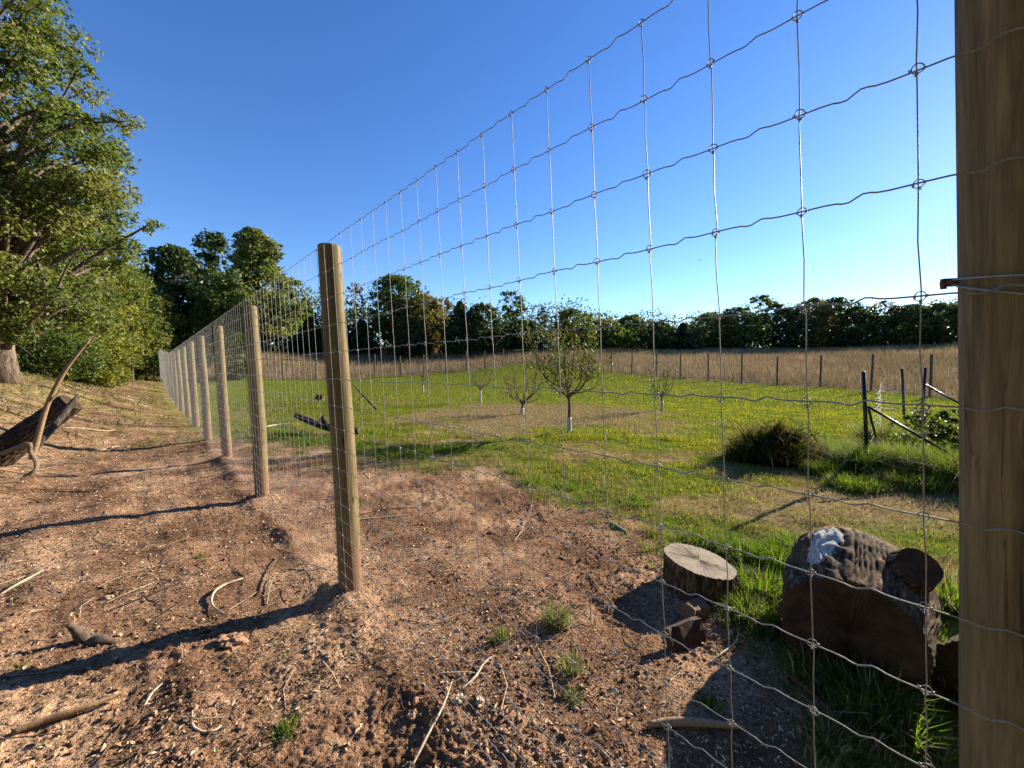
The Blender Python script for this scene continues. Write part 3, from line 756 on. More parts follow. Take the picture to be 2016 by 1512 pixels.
# trees beyond the fences, left to right
FT = 'trees lined up behind the fields'
far = [
 ('dark broadleaf tree at the left of the group behind the fence posts', 350, 705, 487, 43, 48, 'round', DARKG, 9000, .17, .1, .25),
 ('dark tree with an airy feathery top beside the tall olive tree', 424, 705, 458, 47, 46, 'vase', DARKG, 7500, .17, .1, .26),
 ('tall olive green tree with a round knob top and forked trunk', 508, 705, 452, 43, 70, 'spade', OLIVE, 10500, .15, .3, .3),
 ('lighter green small tree in front of the dark group', 398, 702, 566, 39, 30, 'cone', GREEN, 3000, .13, .06, .12),
 ('dark filler tree in the gap below the olive tree', 470, 705, 560, 52, 52, 'round', DARKG, 5000, .2, .04, .2),
 ('pale grey green shrub seen through the fence near its third post', 462, 704, 655, 37, 26, 'round', GREEN, 1800, .1, .02, .05),
 ('dark pointed cedar left of the near leaning post', 605, 706, 588, 60, 34, 'cone', DARKG, 3800, .2, .02, .16),
 ('dark cedar with a ragged top just behind the near post', 655, 704, 618, 62, 34, 'cone', DARKG, 3600, .2, .02, .16),
 ('thin nearly bare tree standing up right of the near post', 697, 700, 556, 74, 24, 'vase', RUSTY, 700, .2, .3, .14),
 ('squat dark cedar under the thin bare tree', 712, 702, 632, 64, 34, 'cone', DARKG, 3400, .2, .02, .15),
 ('big round airy tree rising highest in the middle treeline', 783, 700, 544, 68, 50, 'round', GREEN, 6500, .19, .2, .28),
 ('olive and yellow tree leaning on the big airy tree', 836, 698, 580, 67, 42, 'round', AUTUM, 5000, .19, .1, .22),
 ('dark dense cedar in front of the big airy tree', 808, 700, 622, 60, 40, 'cone', DARKG, 4600, .19, .02, .18),
 ('reddish thinning tree behind the dark cedars', 872, 698, 590, 76, 30, 'vase', RUSTY, 1700, .2, .15, .2),
 ('dark cedar with a double top left of the pale poplar', 908, 695, 594, 64, 40, 'cone', DARKG, 4800, .19, .02, .18),
 ('broad dark cedar next to the pale poplar', 951, 694, 600, 66, 38, 'round', DARKG, 4800, .19, .02, .18),
 ('pale open-crowned poplar standing above the cedars', 1008, 690, 573, 84, 33, 'vase', GREEN, 1900, .21, .28, .2),
 ('dark bushy evergreen under the pale poplar', 1030, 692, 630, 70, 36, 'round', DARKG, 4000, .19, .02, .15),
 ('thin twiggy treetop right of the pale poplar', 1068, 690, 600, 86, 14, 'vase', RUSTY, 350, .2, .3, .12),
 ('rounded dark tree directly behind the leafy fruit tree', 1126, 690, 609, 78, 40, 'round', GREEN, 4600, .2, .03, .2),
 ('low mixed green tree right of the leafy fruit tree', 1190, 692, 628, 86, 38, 'round', OLIVE, 3800, .22, .03, .18),
 ('green tree with a flat crown in the low part of the treeline', 1243, 692, 622, 90, 36, 'round', GREEN, 3800, .22, .03, .18),
 ('dark rounded cedar in the low part of the treeline', 1296, 692, 634, 80, 30, 'round', DARKG, 3600, .2, .02, .15),
 ('dark pointed cedar above the middle of the far fence', 1345, 692, 636, 80, 32, 'cone', DARKG, 3600, .2, .02, .15),
 ('olive tree left of the tall open-topped tree', 1402, 692, 616, 88, 38, 'round', OLIVE, 3800, .22, .03, .18),
 ('dark green tree below the tall open-topped tree', 1446, 692, 606, 84, 36, 'round', GREEN, 4000, .21, .03, .18),
 ('tall open-topped tree rising highest in the right treeline', 1492, 690, 582, 86, 36, 'vase', GREEN, 3000, .21, .15, .2),
 ('dark leafy tree right of the tall open-topped tree', 1545, 692, 606, 80, 34, 'round', DARKG, 3900, .2, .03, .18),
 ('brownish tree with a rounded top in the right treeline', 1597, 691, 588, 82, 34, 'round', AUTUM, 3900, .2, .05, .2),
 ('green tree with a shelving crown in the right treeline', 1643, 690, 586, 82, 34, 'round', GREEN, 4000, .2, .05, .2),
 ('dark full tree left of the twiggy tops in the right treeline', 1690, 690, 604, 78, 34, 'round', DARKG, 4000, .2, .03, .18),
 ('olive tree with twiggy tips over the black garden post', 1738, 689, 594, 80, 32, 'vase', RUSTY, 2200, .2, .05, .18),
 ('dark green tree second from the shaded near post', 1790, 687, 600, 76, 36, 'round', GREEN, 4200, .2, .03, .18),
 ('dark green tree beside the edge of the shaded near post', 1850, 684, 598, 74, 38, 'round', DARKG, 4300, .2, .03, .18),
]
for i, (lab, px, by, ty, D, rp, shp, pal, nf, lf, cb, tr) in enumerate(far):
    d = tree_px(px, by, ty, D, rp)
    nm = 'cedar_tree' if 'cedar' in lab else ('shrub' if 'shrub' in lab else 'field_edge_tree')
    sp = shp == 'vase'
    make_tree(nm, lab, d['loc'], d['h'], d['R'] * (1.05 if sp else 1.38), shp, cb, 120 if not sp else 60, int(nf * (1.4 if sp else 1.7)), lf * 1.25, pal, tr, 100 + i, bark=M_barkdark if not sp else M_bark, lobe=.2, fill=.3 if sp else .45,
              group=FT, cat='shrub' if nm == 'shrub' else 'tree', sides=7 if sp or shp == 'spade' else 5)

# the wood behind them reads as one dark mass
g2 = np.random.default_rng(900); wb = MB()
def woodmass(n, pts, zlo, zhi, leaf):
    pts = np.array(pts, float); s = g2.uniform(0, len(pts) - 1, n); i = np.minimum(s.astype(int), len(pts) - 2); f = (s - i)[:, None]
    Q = pts[i] * (1 - f) + pts[i + 1] * f + g2.normal(0, 2.2, (n, 2)) * [1, 1]
    base = H(Q[:, 0], Q[:, 1]); lim = zlo + (zhi - zlo) * (fbm(s * 4.5, s * 0, 4, 17))
    P = np.stack([Q[:, 0], Q[:, 1], base + g2.uniform(0, 1, n) ** 1.35 * lim], 1)
    pal = np.array(DARKG + GREEN[:2]); leaf_quads(wb, P, leaf, pal[g2.integers(0, len(pal), n)] * g2.uniform(.6, 1.2, (n, 1)), g2, tri=True)
woodmass(46000, [at(560, 700, 70)[:2], at(700, 700, 76)[:2], at(900, 695, 82)[:2], at(1060, 690, 90)[:2], at(1250, 690, 100)[:2], at(1450, 690, 98)[:2], at(1650, 690, 92)[:2], at(1880, 684, 86)[:2], at(2200, 670, 80)[:2]], 2.5, 14.5, .3)
woodmass(9000, [at(300, 705, 58)[:2], at(450, 705, 62)[:2], at(580, 703, 68)[:2]], 4, 10, .3)
woodmass(12000, [(-26, 14), (-30, 22), (-36, 32), (-44, 44), (-52, 56)], 4, 10, .2)
def wline(a, b, p): return [tuple(fence_xy(t, p)) for t in np.linspace(a, b, 6)]
def wood_block(n, a, b_, p0, p1, h0, h1, leaf):      # the wood carried on unseen behind the camera, added to block sky light
    t = a + (b_ - a) * g2.uniform(0, 1, n); p = -(p0 + (p1 - p0) * g2.uniform(0, 1, n) ** 1.5); x = FU[0] * t + FN[0] * (FD + p); y = FU[1] * t + FN[1] * (FD + p)
    P = np.stack([x, y, H(x, y) + g2.uniform(.1, 1, n) * (h0 + (h1 - h0) * fbm(t * .35, p * .35, 3, 19))], 1)
    pal = np.array(DARKG + GREEN[:2]); leaf_quads(wb, P, leaf, pal[g2.integers(0, len(pal), n)] * g2.uniform(.6, 1.2, (n, 1)), g2, tri=True)
wood_block(36000, 3, -24, 5.5, 14, 13, 24, .36)
wood_block(24000, -14, -26, -16, 5.5, 9, 18, .42)
tag(wb.build('background_wood', M_leaf, smooth_=False), 'dark mass of woodland behind the separate trees, with unseen wood added behind the camera', 'woodland', kind='stuff')

# ------------------------------------------------------------------ young fruit trees
def fruit_tree(label, px, by, ty, D, rpx, seed, nbr, nleaf, pal, guard=.32, leaf=.035, droop=1.1, lean=0, fork=.3, tr=.035):
    g2 = np.random.default_rng(seed)
    p = at(px, by, D); p[2] = HT(p[0], p[1])[0] - .02
    h = at(px, ty, D)[2] - p[2]; R = rpx / FPX * D
    root = empty('fruit_tree', p); tag(root, label, 'tree', 'young fruit trees in the mown orchard')
    tb = MB(); zf = h * fork
    stem = np.stack([[lean * z + .012 * math.sin(z * 5 + seed), .01 * math.cos(z * 4), z] for z in np.linspace(-.1, zf * 1.15, 9)])
    add_tube(tb, stem, np.linspace(tr * 1.15, tr * .8, 9), 9, wob=.1, seed=seed)
    LP = []
    for i in range(nbr):
        a = i * 2.39996 + g2.normal(0, .3); u = g2.uniform(.35, 1)
        zt = h * g2.uniform(.62, 1.0) if i else h; rt = R * g2.uniform(.5, 1.05) * (1.25 - .45 * (zt / h))
        if i == 0: rt = R * .15
        s0 = np.array([stem[-1][0], 0, zf * g2.uniform(.82, 1.12)])
        e = np.array([lean * zt + rt * math.cos(a), rt * math.sin(a), zt])
        pts = spline([s0, s0 + (e - s0) * .35 + [.25 * rt * math.cos(a), .25 * rt * math.sin(a), -.04 * h], s0 + (e - s0) * .7 + g2.normal(0, .03 * h, 3), e], 12)
        r0 = tr * g2.uniform(.35, .62)
        add_tube(tb, pts, np.linspace(r0, .0035, 12), 6, cap=False)
        for w_ in range(5):
            k = g2.integers(3, 12); d_ = unit(unit(pts[-1] - pts[0]) * .8 + g2.normal(0, .75, 3) + [0, 0, .2]) * R * g2.uniform(.2, .55)
            q = np.stack([pts[k], pts[k] + d_ * .5 + g2.normal(0, .02, 3), pts[k] + d_])
            add_tube(tb, q, [.006, .004, .0025], 4, cap=False); LP.append(q[1:]); 
        LP.append(pts[5:])
    tb.build('trunk', M_bark if nleaf > 600 else M_bark, root)
    if guard:
        gm = MB(); zz = np.linspace(.0, guard, 6); add_tube(gm, np.stack([[lean * z, 0, z] for z in zz]), np.linspace(tr * 1.55, tr * 1.4, 6), 12, wob=.04); gm.build('trunk_guard', M_white, root)
    if nleaf:
        LPa = np.concatenate(LP); n = nleaf; P = LPa[g2.integers(0, len(LPa), n)] + g2.normal(0, .055 * R + .02, (n, 3)); keep = P[:, 2] > zf * .95; P = P[keep]; n = len(P)
        pal = np.array(pal); cm = MB(); leaf_quads(cm, P, leaf, pal[g2.integers(0, len(pal), n)] * g2.uniform(.7, 1.3, (n, 1)), g2, aspect=.3, droop=droop); cm.build('crown', M_leaf, root, smooth_=False)
    return root
PEACH = [(.07, .10, .025), (.05, .08, .02), (.10, .11, .03), (.14, .10, .04)]
PEACHB = [(.17, .085, .035), (.12, .08, .03), (.07, .075, .025), (.2, .11, .05)]
fruit_tree('leafy young peach tree with a white trunk guard, largest in the orchard', 1121, 853, 636, 10.3, 88, 501, 16, 1900, PEACH, .42, .052, lean=-.02, fork=.36, tr=.04)
fruit_tree('wide spreading young fruit tree with thin reddish brown leaves', 1028, 818, 712, 14.5, 62, 502, 14, 330, PEACHB, .26, .045, fork=.22, tr=.045)
fruit_tree('bare thin fruit tree left of the wide spreading one', 946, 796, 708, 18.9, 34, 503, 12, 0, PEACH, .62, fork=.4, tr=.032)
fruit_tree('bare small fruit tree farthest left, near the far fence', 833, 777, 700, 26.5, 24, 504, 11, 0, PEACH, .55, fork=.38, tr=.035)
fruit_tree('sparsely leaved fruit tree right of the leafy one', 1303, 810, 708, 15.4, 42, 505, 12, 200, PEACH, .4, .05, fork=.3, tr=.036)

# ------------------------------------------------------------------ logs, stump and sawn pieces
def lumpy(c, ax, rad, n=14, s=26, seed=1, furrow=.03, amp=.08):
    """rough trunk piece between c and c+ax: rings (n,s,3) with bark furrows along the axis"""
    c = np.asarray(c, float); ax = np.asarray(ax, float); d = unit(ax); L = np.linalg.norm(ax)
    a = unit(np.cross(d, [0, 0, 1.0] if abs(d[2]) < .9 else [0, 1.0, 0])); b_ = np.cross(a, d)
    t = np.linspace(0, 1, n); th = np.arange(s) / s * 2 * np.pi
    Tt, TH_ = np.meshgrid(t, th, indexing='ij')
    rad = np.interp(t, np.linspace(0, 1, len(rad)), rad)[:, None]; rm = float(rad.mean())
    cx, cy = np.cos(TH_), np.sin(TH_)
    big = vnoise(cx * 1.5 + seed * 7.7 + Tt * 1.5, cy * 1.5 + Tt, seed) - .5
    K = max(8, int(80 * rm))
    ph = K * TH_ + 5.5 * (vnoise(cx * 2.5 + seed, cy * 2.5 + Tt * L * 3.5, seed + 1) - .5) * 2 + 2.4 * (vnoise(cx * 7 + seed, cy * 7 + Tt * L * 9, seed + 2) - .5) * 2
    ridge = np.abs(np.sin(ph)) ** .55 * (.75 + .5 * vnoise(cx * 9, cy * 9 + Tt * L * 16, seed + 3))
    r = rad * (1 + amp * 2 * big + furrow * 2.2 * (ridge - .9) + furrow * .8 * (vnoise(cx * 22, cy * 22 + Tt * L * 30, seed + 4) - .5))
    ctr = c + t[:, None] * ax
    P = ctr[:, None] + r[:, :, None] * (cx[..., None] * a + cy[..., None] * b_)
    uvw = np.stack([cx * rm, cy * rm, Tt * L], -1)
    return np.concatenate([P, uvw], -1)
def add_rings(mb, Rg, mat=0):
    n, s = Rg.shape[:2]
    i = np.arange(n - 1)[:, None] * s; j = np.arange(s)[None]; k = (j + 1) % s
    mb.add(Rg[..., :3].reshape(-1, 3), np.stack([i + j, i + k, i + s + k, i + s + j], -1).reshape(-1, 4), Rg[..., 3:].reshape(-1, 3) if Rg.shape[2] == 6 else (1, 1, 1), mat=mat)
def cap_disc(Rg, idx, depth=.012, push=(0, 0, 0), rings=5, seed=3):
    Rg = Rg[..., :3]
    ring = Rg[idx]; c = ring.mean(0); mb = MB(); s = len(ring); V = []
    ax = unit(Rg[min(idx + 1, len(Rg) - 1) if idx >= 0 and idx < len(Rg) - 1 else -1].mean(0) - Rg[idx if idx >= 0 else -2].mean(0)) if idx >= 0 else unit(Rg[-1].mean(0) - Rg[-2].mean(0))
    out = -ax if idx >= 0 else ax
    g2 = np.random.default_rng(seed)
    for q in range(rings + 1):
        f = 1 - q / rings
        V.append(c + (ring - c) * f + out * (.002 + depth * (g2.normal(0, .35, (s, 1)) if 0 < f < 1 else 0)) + np.asarray(push) * (1 - f))
    V = np.array(V); i = np.arange(rings)[:, None] * s; j = np.arange(s)[None]; k = (j + 1) % s
    mb.add(V.reshape(-1, 3) - c * 0, np.stack([i + j, i + k, i + s + k, i + s + j], -1).reshape(-1, 4)[:, ::1]); return mb, c

# the big sawn log in the foreground
L0 = np.array([1.76, 2.02, .24]); LA = np.array([.55, .58, .10])
log = empty('sawn_log', (L0[0], L0[1], 0)); tag(log, 'big thick sawn log section with a branch stub and pale lichen patch, in the grass', 'log')
Rg = lumpy(L0 - [L0[0], L0[1], 0], LA, [.305, .315, .325, .34, .355, .355, .33, .28, .2], 56, 400, 5, .02, .05)
mb = MB(); add_rings(mb, Rg); ob_ = mb.build('bark', M_logbark, log)
tt_ = np.linspace(0, 1, 56)[:, None]; ja = np.arange(400)[None] / 400 * 360
ang_ = (ja - 105 + 180) % 360 - 180
def blob(t0, a0, st, sa): return np.exp(-((tt_ - t0) / st) ** 2 - ((ang_ - a0) / sa) ** 2)
lm = np.clip(blob(.5, 4, .2, 15) + .95 * blob(.28, 14, .16, 12), 0, 1) * .68
la = ob_.data.attributes.new('lichen', 'FLOAT', 'POINT'); la.data.foreach_set('value', lm.ravel().astype(np.float32))
mb, c = cap_disc(Rg, 0, .012); mb.build('cut_face', M_heart, log)
mb, c = cap_disc(Rg, -1, .012); mb.build('cut_face', M_cut, log)
st0 = at(1742, 1150, 2.30) - np.array(log.location); sta = at(1808, 1116, 2.03) - np.array(log.location) - st0
Rs = lumpy(st0, sta, [.18, .145, .118, .108, .108, .095], 20, 130, 9, .022, .05)
mb = MB(); add_rings(mb, Rs); ob = mb.build('branch_stub', M_logbark, log)
mb, c = cap_disc(Rs, -1, .004, rings=4); mb.build('cut_face', M_heart, ob)
# second, darker log mostly behind the near post
l2 = empty('dark_log', (2.22, 1.80, 0)); tag(l2, 'dark end of a log between the big sawn log and the near post', 'log')
Rg2 = lumpy([0, 0, .14], [.75, .35, .0], [.19, .18, .18, .17], 30, 80, 15, .05, .08); mb = MB(); add_rings(mb, Rg2); mb.build('bark', M_rotbark, l2); mb, c = cap_disc(Rg2, 0); mb.build('cut_face', M_heart, l2)

# stump
SP = gp(1378, 1156); SP[2] = 0
stump = empty('tree_stump', SP); tag(stump, 'low flat sawn tree stump with grey weathered top', 'stump')
Rg3 = lumpy([0, .02, -.08], [0.0, .0, .275], [.285, .262, .25, .247, .25], 22, 300, 25, .022, .05)
Rg3[:, :, 2] += np.clip((Rg3[:, :, 2] - .0) / .22, 0, 1) * (-.05 * Rg3[:, :, 0] / .25 + .012 * Rg3[:, :, 1] / .25)
mb = MB(); add_rings(mb, Rg3); mb.build('bark', M_logbark, stump)
mb, c = cap_disc(Rg3, -1, .004, rings=6); mb.build('cut_face', M_cut, stump)

def wedge(name, label, c, L, W_, Hh, rz, rx, mat, seed, ry=0):
    g2 = np.random.default_rng(seed); nx = 7
    xs = np.linspace(-L / 2, L / 2, nx); prof = np.array([[-.5, -.5], [.5, -.5], [.55, .1], [.35, .5], [-.4, .45], [-.55, 0]])
    Rg = np.stack([[[x, W_ * q[0] + g2.normal(0, .004), Hh * q[1] + g2.normal(0, .004)] for q in prof] for x in xs])
    mb = MB(); add_rings(mb, Rg[::-1])
    for e in (0, -1): mb.add(np.concatenate([Rg[e], [Rg[e].mean(0)]]), [[q, (q + 1) % 6, 6] for q in range(6)])
    o = mb.build(name, mat, smooth_=False); o.location = tuple(c); o.rotation_euler = (rx, ry, rz); return tag(o, label, 'wood')
g_ = gpz(1368, 1212); wedge('wood_block', 'small grey split block of wood in the shadow of the stump', g_ + [0, 0, .045], .16, .10, .10, .5, .2, M_postold, 61, .1)
g_ = gpz(1348, 1262); wedge('wood_block', 'reddish split slab of firewood lying in front of the stump', g_ + [0, 0, .05], .27, .045, .13, .42, -.35, M_heart, 62)

# leaning rotten log by the path and the sticks round it
def tube_thing(name, label, pts, r, mat, cat, sides=10, n=18, wob=.12, group=None, seed=1, col=(1, 1, 1), extra=()):
    P = spline(pts, n); o0 = P[0].copy()
    mb = MB(); add_tube(mb, P - o0, np.interp(np.linspace(0, 1, n), np.linspace(0, 1, len(r)), r), sides, wob=wob, seed=seed, col=col)
    for e, er in extra:
        E_ = spline(e, 8); add_tube(mb, E_ - o0, np.linspace(er[0], er[1], 8), 6, wob=.1, col=col)
    o = mb.build(name, mat); o.location = tuple(o0); return tag(o, label, cat, group)
lg = empty('rotten_log', at(-20, 905, 6.0)); tag(lg, 'dark rotten log leaning up the bank beside the path', 'log')
a0 = at(-60, 935, 6.0); a1 = at(140, 792, 6.5); L_ = a1 - a0
Rg4 = lumpy(a0 - np.array(lg.location), L_, [.20, .21, .20, .185, .17], 60, 100, 35, .06, .12)
mb = MB(); add_rings(mb, Rg4); mb.build('bark', M_rotbark, lg); mb, c = cap_disc(Rg4, -1, .03, rings=4); mb.build('broken_end', M_heart, lg)
WOODC = (.24, .155, .085); GREYC = (.30, .25, .19); PALEC = (.52, .42, .29); DARKC = (.12, .085, .06)
tube_thing('upright_branch', 'tall bent brown branch sticking up in front of the rotten log', [at(62, 905, 5.2), at(75, 860, 5.25), at(92, 800, 5.3), at(122, 740, 5.35), at(150, 700, 5.4), at(178, 668, 5.45)], [.035, .034, .03, .026, .02, .008], M_stick, 'branch', wob=.1, col=WOODC,
           extra=[([at(95, 795, 5.3), at(112, 775, 5.32), at(121, 770, 5.35)], (.01, .004)), ([at(168, 678, 5.44), at(182, 672, 5.5), at(190, 655, 5.5)], (.008, .003))])
tube_thing('crooked_root', 'crooked knobbly root below the upright branch', [at(5, 893, 5.0), at(55, 874, 5.0), at(60, 890, 5.0), at(72, 912, 4.95), at(66, 928, 4.9), at(46, 938, 4.85)], [.03, .028, .025, .024, .022, .012], M_stick, 'root', col=(.17, .125, .085), wob=.25)
tube_thing('dark_limb', 'dark straight limb propped along the right side of the rotten log', [at(62, 892, 5.6), at(100, 845, 5.9), at(152, 782, 6.3)], [.045, .05, .035], M_barkdark, 'branch', wob=.15)

# log pile in the lawn behind the second post
def gpl(L): return [gpz(a, b_, c) for a, b_, c in L]
q0 = gpz(640, 852)
tube_thing('fallen_log', 'dark fallen log with one end raised off the lawn, behind the near post', [at(583, 818, q0[1]), at(612, 830, q0[1] - .1), at(650, 842, q0[1] - .2), at(706, 848, q0[1] - .3)], [.07, .085, .1, .085], M_barkdark, 'log', sides=12, extra=[([at(640, 838, q0[1] - .2), at(638, 828, q0[1] - .25), at(633, 822, q0[1] - .3)], (.10, .07))])
q0 = gpz(628, 788); sm = empty('old_stump', q0); tag(sm, 'small rough brown stump out on the lawn', 'stump')
Rg5 = lumpy([0, 0, -.1], [.05, 0, .38], [.34, .28, .22, .2], 8, 30, 45, .1, .25); mb = MB(); add_rings(mb, Rg5); mb.build('bark', M_logbark, sm); mb, c = cap_disc(Rg5, -1, .05, rings=3); mb.build('broken_top', M_logbark, sm)
tube_thing('leaning_limb', 'thin dark fallen limb lying slantwise on the lawn right of the near post', [at(694, 756, 15.5), at(716, 780, 15), at(741, 806, 14.6)], [.012, .03, .035], M_barkdark, 'branch', extra=[([at(714, 781, 15), at(700, 791, 14.8), at(690, 800, 14.7)], (.015, .006))])

# loose branches and sticks on the bare soil
ST = 'sticks lying on the bare soil'
def stick(label, pix, r, col, name='stick', cat='stick', lift=0, extra=()):
    pts = [gpz(a, b_, r * .8 + l) for a, b_, l in pix]
    tube_thing(name, label, pts, [r * .6, r, r * .95, r * .8, r * .35], M_stick, cat, sides=7, n=16, group=ST, col=col, seed=int(pix[0][0]), extra=[([gpz(*e) for e in ee], er) for ee, er in extra])
p_ = [at(242, 1272, 2.24), at(224, 1266, 2.23), at(198, 1262, 2.22), at(176, 1262, 2.24), at(158, 1250, 2.22), at(146, 1238, 2.21), at(133, 1229, 2.2)]
tube_thing('wood_stub', 'dark bone-shaped piece of root sticking up in the post shadow', p_, [.012, .022, .036, .041, .03, .018, .016], M_stick, 'root', sides=14, n=26, wob=.3, col=(.11, .08, .058))
stick('thick straight dark stick in the lower left corner', [(22, 1450, .0), (90, 1425, .01), (170, 1402, .015), (248, 1372, .03)], .016, WOODC)
stick('pale curved root hooped out of the soil left of the near post', [(478, 1146, 0), (440, 1158, .01), (420, 1172, .015), (418, 1190, .01), (440, 1208, 0)], .0085, PALEC, 'curved_root', 'root')
stick('pale bent twig near the bottom edge left of centre', [(379, 1415, .01), (380, 1438, 0), (400, 1450, 0), (422, 1448, .0), (436, 1438, .01)], .006, PALEC)
stick('short pale twig above the bent twig', [(284, 1390, 0), (300, 1368, .01), (320, 1352, .01)], .005, PALEC)
stick('thin upright reddish stem standing left of the near post', [(480, 1140, 0), (481, 1125, .03), (484, 1130, .14), (488, 1120, .2)], .0035, DARKC, 'dead_stem', 'stem')
stick('long thin pale stick at the bottom edge right of centre', [(810, 1512, 0), (838, 1470, .01), (872, 1415, .02), (890, 1370, .05)], .006, PALEC)
stick('bent pale twig arching in the middle of the mesh', [(905, 1372, 0), (935, 1348, .015), (950, 1325, .02), (966, 1310, .02), (972, 1312, .0)], .006, PALEC)
stick('short thick pale stick at the lower right, under the mesh', [(1275, 1432, 0), (1330, 1430, .0), (1390, 1440, .005), (1465, 1445, 0)], .02, (.30, .20, .12))
stick('thin dark upright stem right of the grass tuft', [(1164, 1240, 0), (1163, 1225, .05), (1158, 1215, .17), (1153, 1190, .26)], .0035, DARKC, 'dead_stem', 'stem')
stick('flat pale splinter at the edge of the lawn behind the stump', [(1198, 1030, .0), (1216, 1040, .0), (1236, 1052, 0)], .012, PALEC, 'wood_splinter', 'wood')
stick('curved pale twig beside the firewood slab', [(1395, 1300, 0), (1420, 1285, .01), (1448, 1262, .02), (1458, 1238, .03)], .006, PALEC)
stick('long red stem bending through the grass below the big log', [(1515, 1320, .02), (1560, 1352, .05), (1620, 1410, .06), (1680, 1480, .02)], .004, (.22, .07, .05), 'dead_stem', 'stem')
stick('pale straight stick lying on the soil at the far left', [(0, 1168, 0), (40, 1152, .01), (86, 1128, .01)], .008, PALEC)
stick('pale curved cane on the path near the third post shadow', [(172, 885, 0), (200, 892, .05), (230, 882, .03), (258, 880, 0)], .010, PALEC)
stick('pale long stick lying across the weedy path', [(118, 843, 0), (160, 845, .01), (205, 848, .01), (228, 846, 0)], .012, PALEC)
stick('dark forked twig beside the post shadow on the path', [(160, 900, 0), (190, 893, .02), (215, 890, .01), (240, 882, 0)], .012, DARKC)
stick('white branch lying on the lawn behind the mesh', [(520, 842, 0), (550, 838, .02), (590, 836, 0)], .02, (.6, .53, .42))

# ------------------------------------------------------------------ black garden fence, berry bushes, weed heap
gf = empty('garden_fence', gp(1708, 928)); tag(gf, 'black steel garden posts with slanted braces and thin netting', 'fence'); GO = np.array(gf.location)
P1b, P1t = gp(1709, 925), at(1700, 731, 6.4)
def pipe(name, pts, r): mb = MB(); add_tube(mb, np.array(pts) - GO, r, 12); return mb.build(name, M_black, gf)
P1b = P1b - [0, 0, .1]; pipe('post', [P1b, P1t], .028)
b1 = at(1708, 800, 6.4); pipe('brace', [b1, at(1890, 905, 5.75)], .02); pipe('brace', [at(1710, 806, 6.42), at(1733, 893, 7.4)], .017)
P2b, P2t = at(1781, 850, 10.4), at(1776, 725, 10.4); pipe('post', [P2b, P2t], .028)
P3b, P3t = at(1812, 858, 10.0), at(1822, 724, 10.0); pipe('post', [P3b, P3t], .03); pipe('brace', [at(1821, 757, 10), at(1905, 803, 9.4)], .022)
mb = MB()          # the netting: sagging strands, one piece
def sag(a, b_, s, n=12):
    t = np.linspace(0, 1, n)[:, None]; P = a * (1 - t) + b_ * t; P[:, 2] -= (4 * t[:, 0] * (1 - t[:, 0])) * s; return P
A0 = at(1716, 752, 6.45); B0 = P2t.copy(); C0 = P3t.copy()
def net(at0, ab, bt0, bb, sagt, rows, cols, r):
    G_ = []
    for f in np.linspace(0, 1, rows):
        G_.append(sag(at0 * (1 - f) + ab * f, bt0 * (1 - f) + bb * f, sagt * (1 - f), cols))
    G_ = np.array(G_)
    for row in G_: add_tube(mb, row - GO, r, 3, cap=False)
    for k_ in range(cols): add_tube(mb, G_[:, k_] - GO, r * .8, 3, cap=False)
net(A0, gp(1714, 900) + [0, 0, .05], at(1735, 752, 10.2), at(1735, 835, 10.2), .25, 11, 16, .0011)
net(at(1735, 752, 10.2), at(1735, 835, 10.2), C0, P3b + [0, 0, .25], .22, 11, 16, .0011)
mb.build('netting', M_pale, gf)

def bush(name, label, px, by, D, h, R, n, leaf, pal, seed, group=None):
    p = at(px, by, D); p[2] = H(p[0], p[1])
    return make_tree(name, label, p, h, R, 'round', .05, 24, n, leaf, pal, .02, seed, lobe=.33, cat='bush', group=group, sides=5, flat=.8)
BB = 'berry bushes inside the black garden fence'
bush('berry_bush', 'leafy berry bush nearest inside the garden brace', 1846, 900, 7.3, .85, .55, 1700, .035, GREEN, 71, BB)
bush('berry_bush', 'dark low berry bush against the shaded post edge', 1895, 890, 7.0, .9, .5, 1500, .035, DARKG, 72, BB)
bush('berry_bush', 'berry bush behind the slanted brace, middle of the row', 1820, 868, 8.6, .8, .5, 1400, .035, GREEN, 73, BB)
bush('berry_bush', 'farthest berry bush beside the two back garden posts', 1800, 850, 9.9, .6, .45, 900, .035, OLIVE, 74, BB)

wh = empty('weed_heap', gp(1520, 905)); tag(wh, 'mound of pulled weeds with a dark clump of roots on top', 'heap'); WO = np.array(wh.location)
g2 = np.random.default_rng(77)
nn = 26; th_ = np.linspace(0, 2 * np.pi, 40, endpoint=False); rr_ = np.linspace(0, 1, nn)
A_, B_ = np.meshgrid(rr_, th_, indexing='ij'); hx = .78; hy = .55
def mound(r_, t_): return np.clip(.48 * (1 - r_ ** 1.3) * (1 + .5 * r_ * np.cos(t_ - .3)) * (1 + 1.1 * (vnoise(np.cos(t_) * r_ * 3 + 5, np.sin(t_) * r_ * 3 + 5, 8) - .5) + .6 * (vnoise(np.cos(t_) * r_ * 8 + 5, np.sin(t_) * r_ * 8 + 5, 9) - .5)), 0, 9)
V = np.stack([A_ * hx * np.cos(B_), A_ * hy * np.sin(B_), mound(A_, B_) - .03], -1).reshape(-1, 3)
i = np.arange(nn - 1)[:, None] * 40; j = np.arange(40)[None]; k = (j + 1) % 40
mb = MB(); mb.add(V, np.stack([i + j, i + 40 + j, i + 40 + k, i + k], -1).reshape(-1, 4), (.035, .028, .018)); mb.build('mound', M_litter, wh)
n = 5200; r_ = np.sqrt(g2.uniform(0, 1, n)); t_ = g2.uniform(0, 6.283, n)
P = np.stack([r_ * hx * np.cos(t_), r_ * hy * np.sin(t_), mound(r_, t_) - .04], 1)
pal = np.array([(.04, .062, .018), (.055, .085, .02), (.035, .03, .018), (.12, .095, .055)])
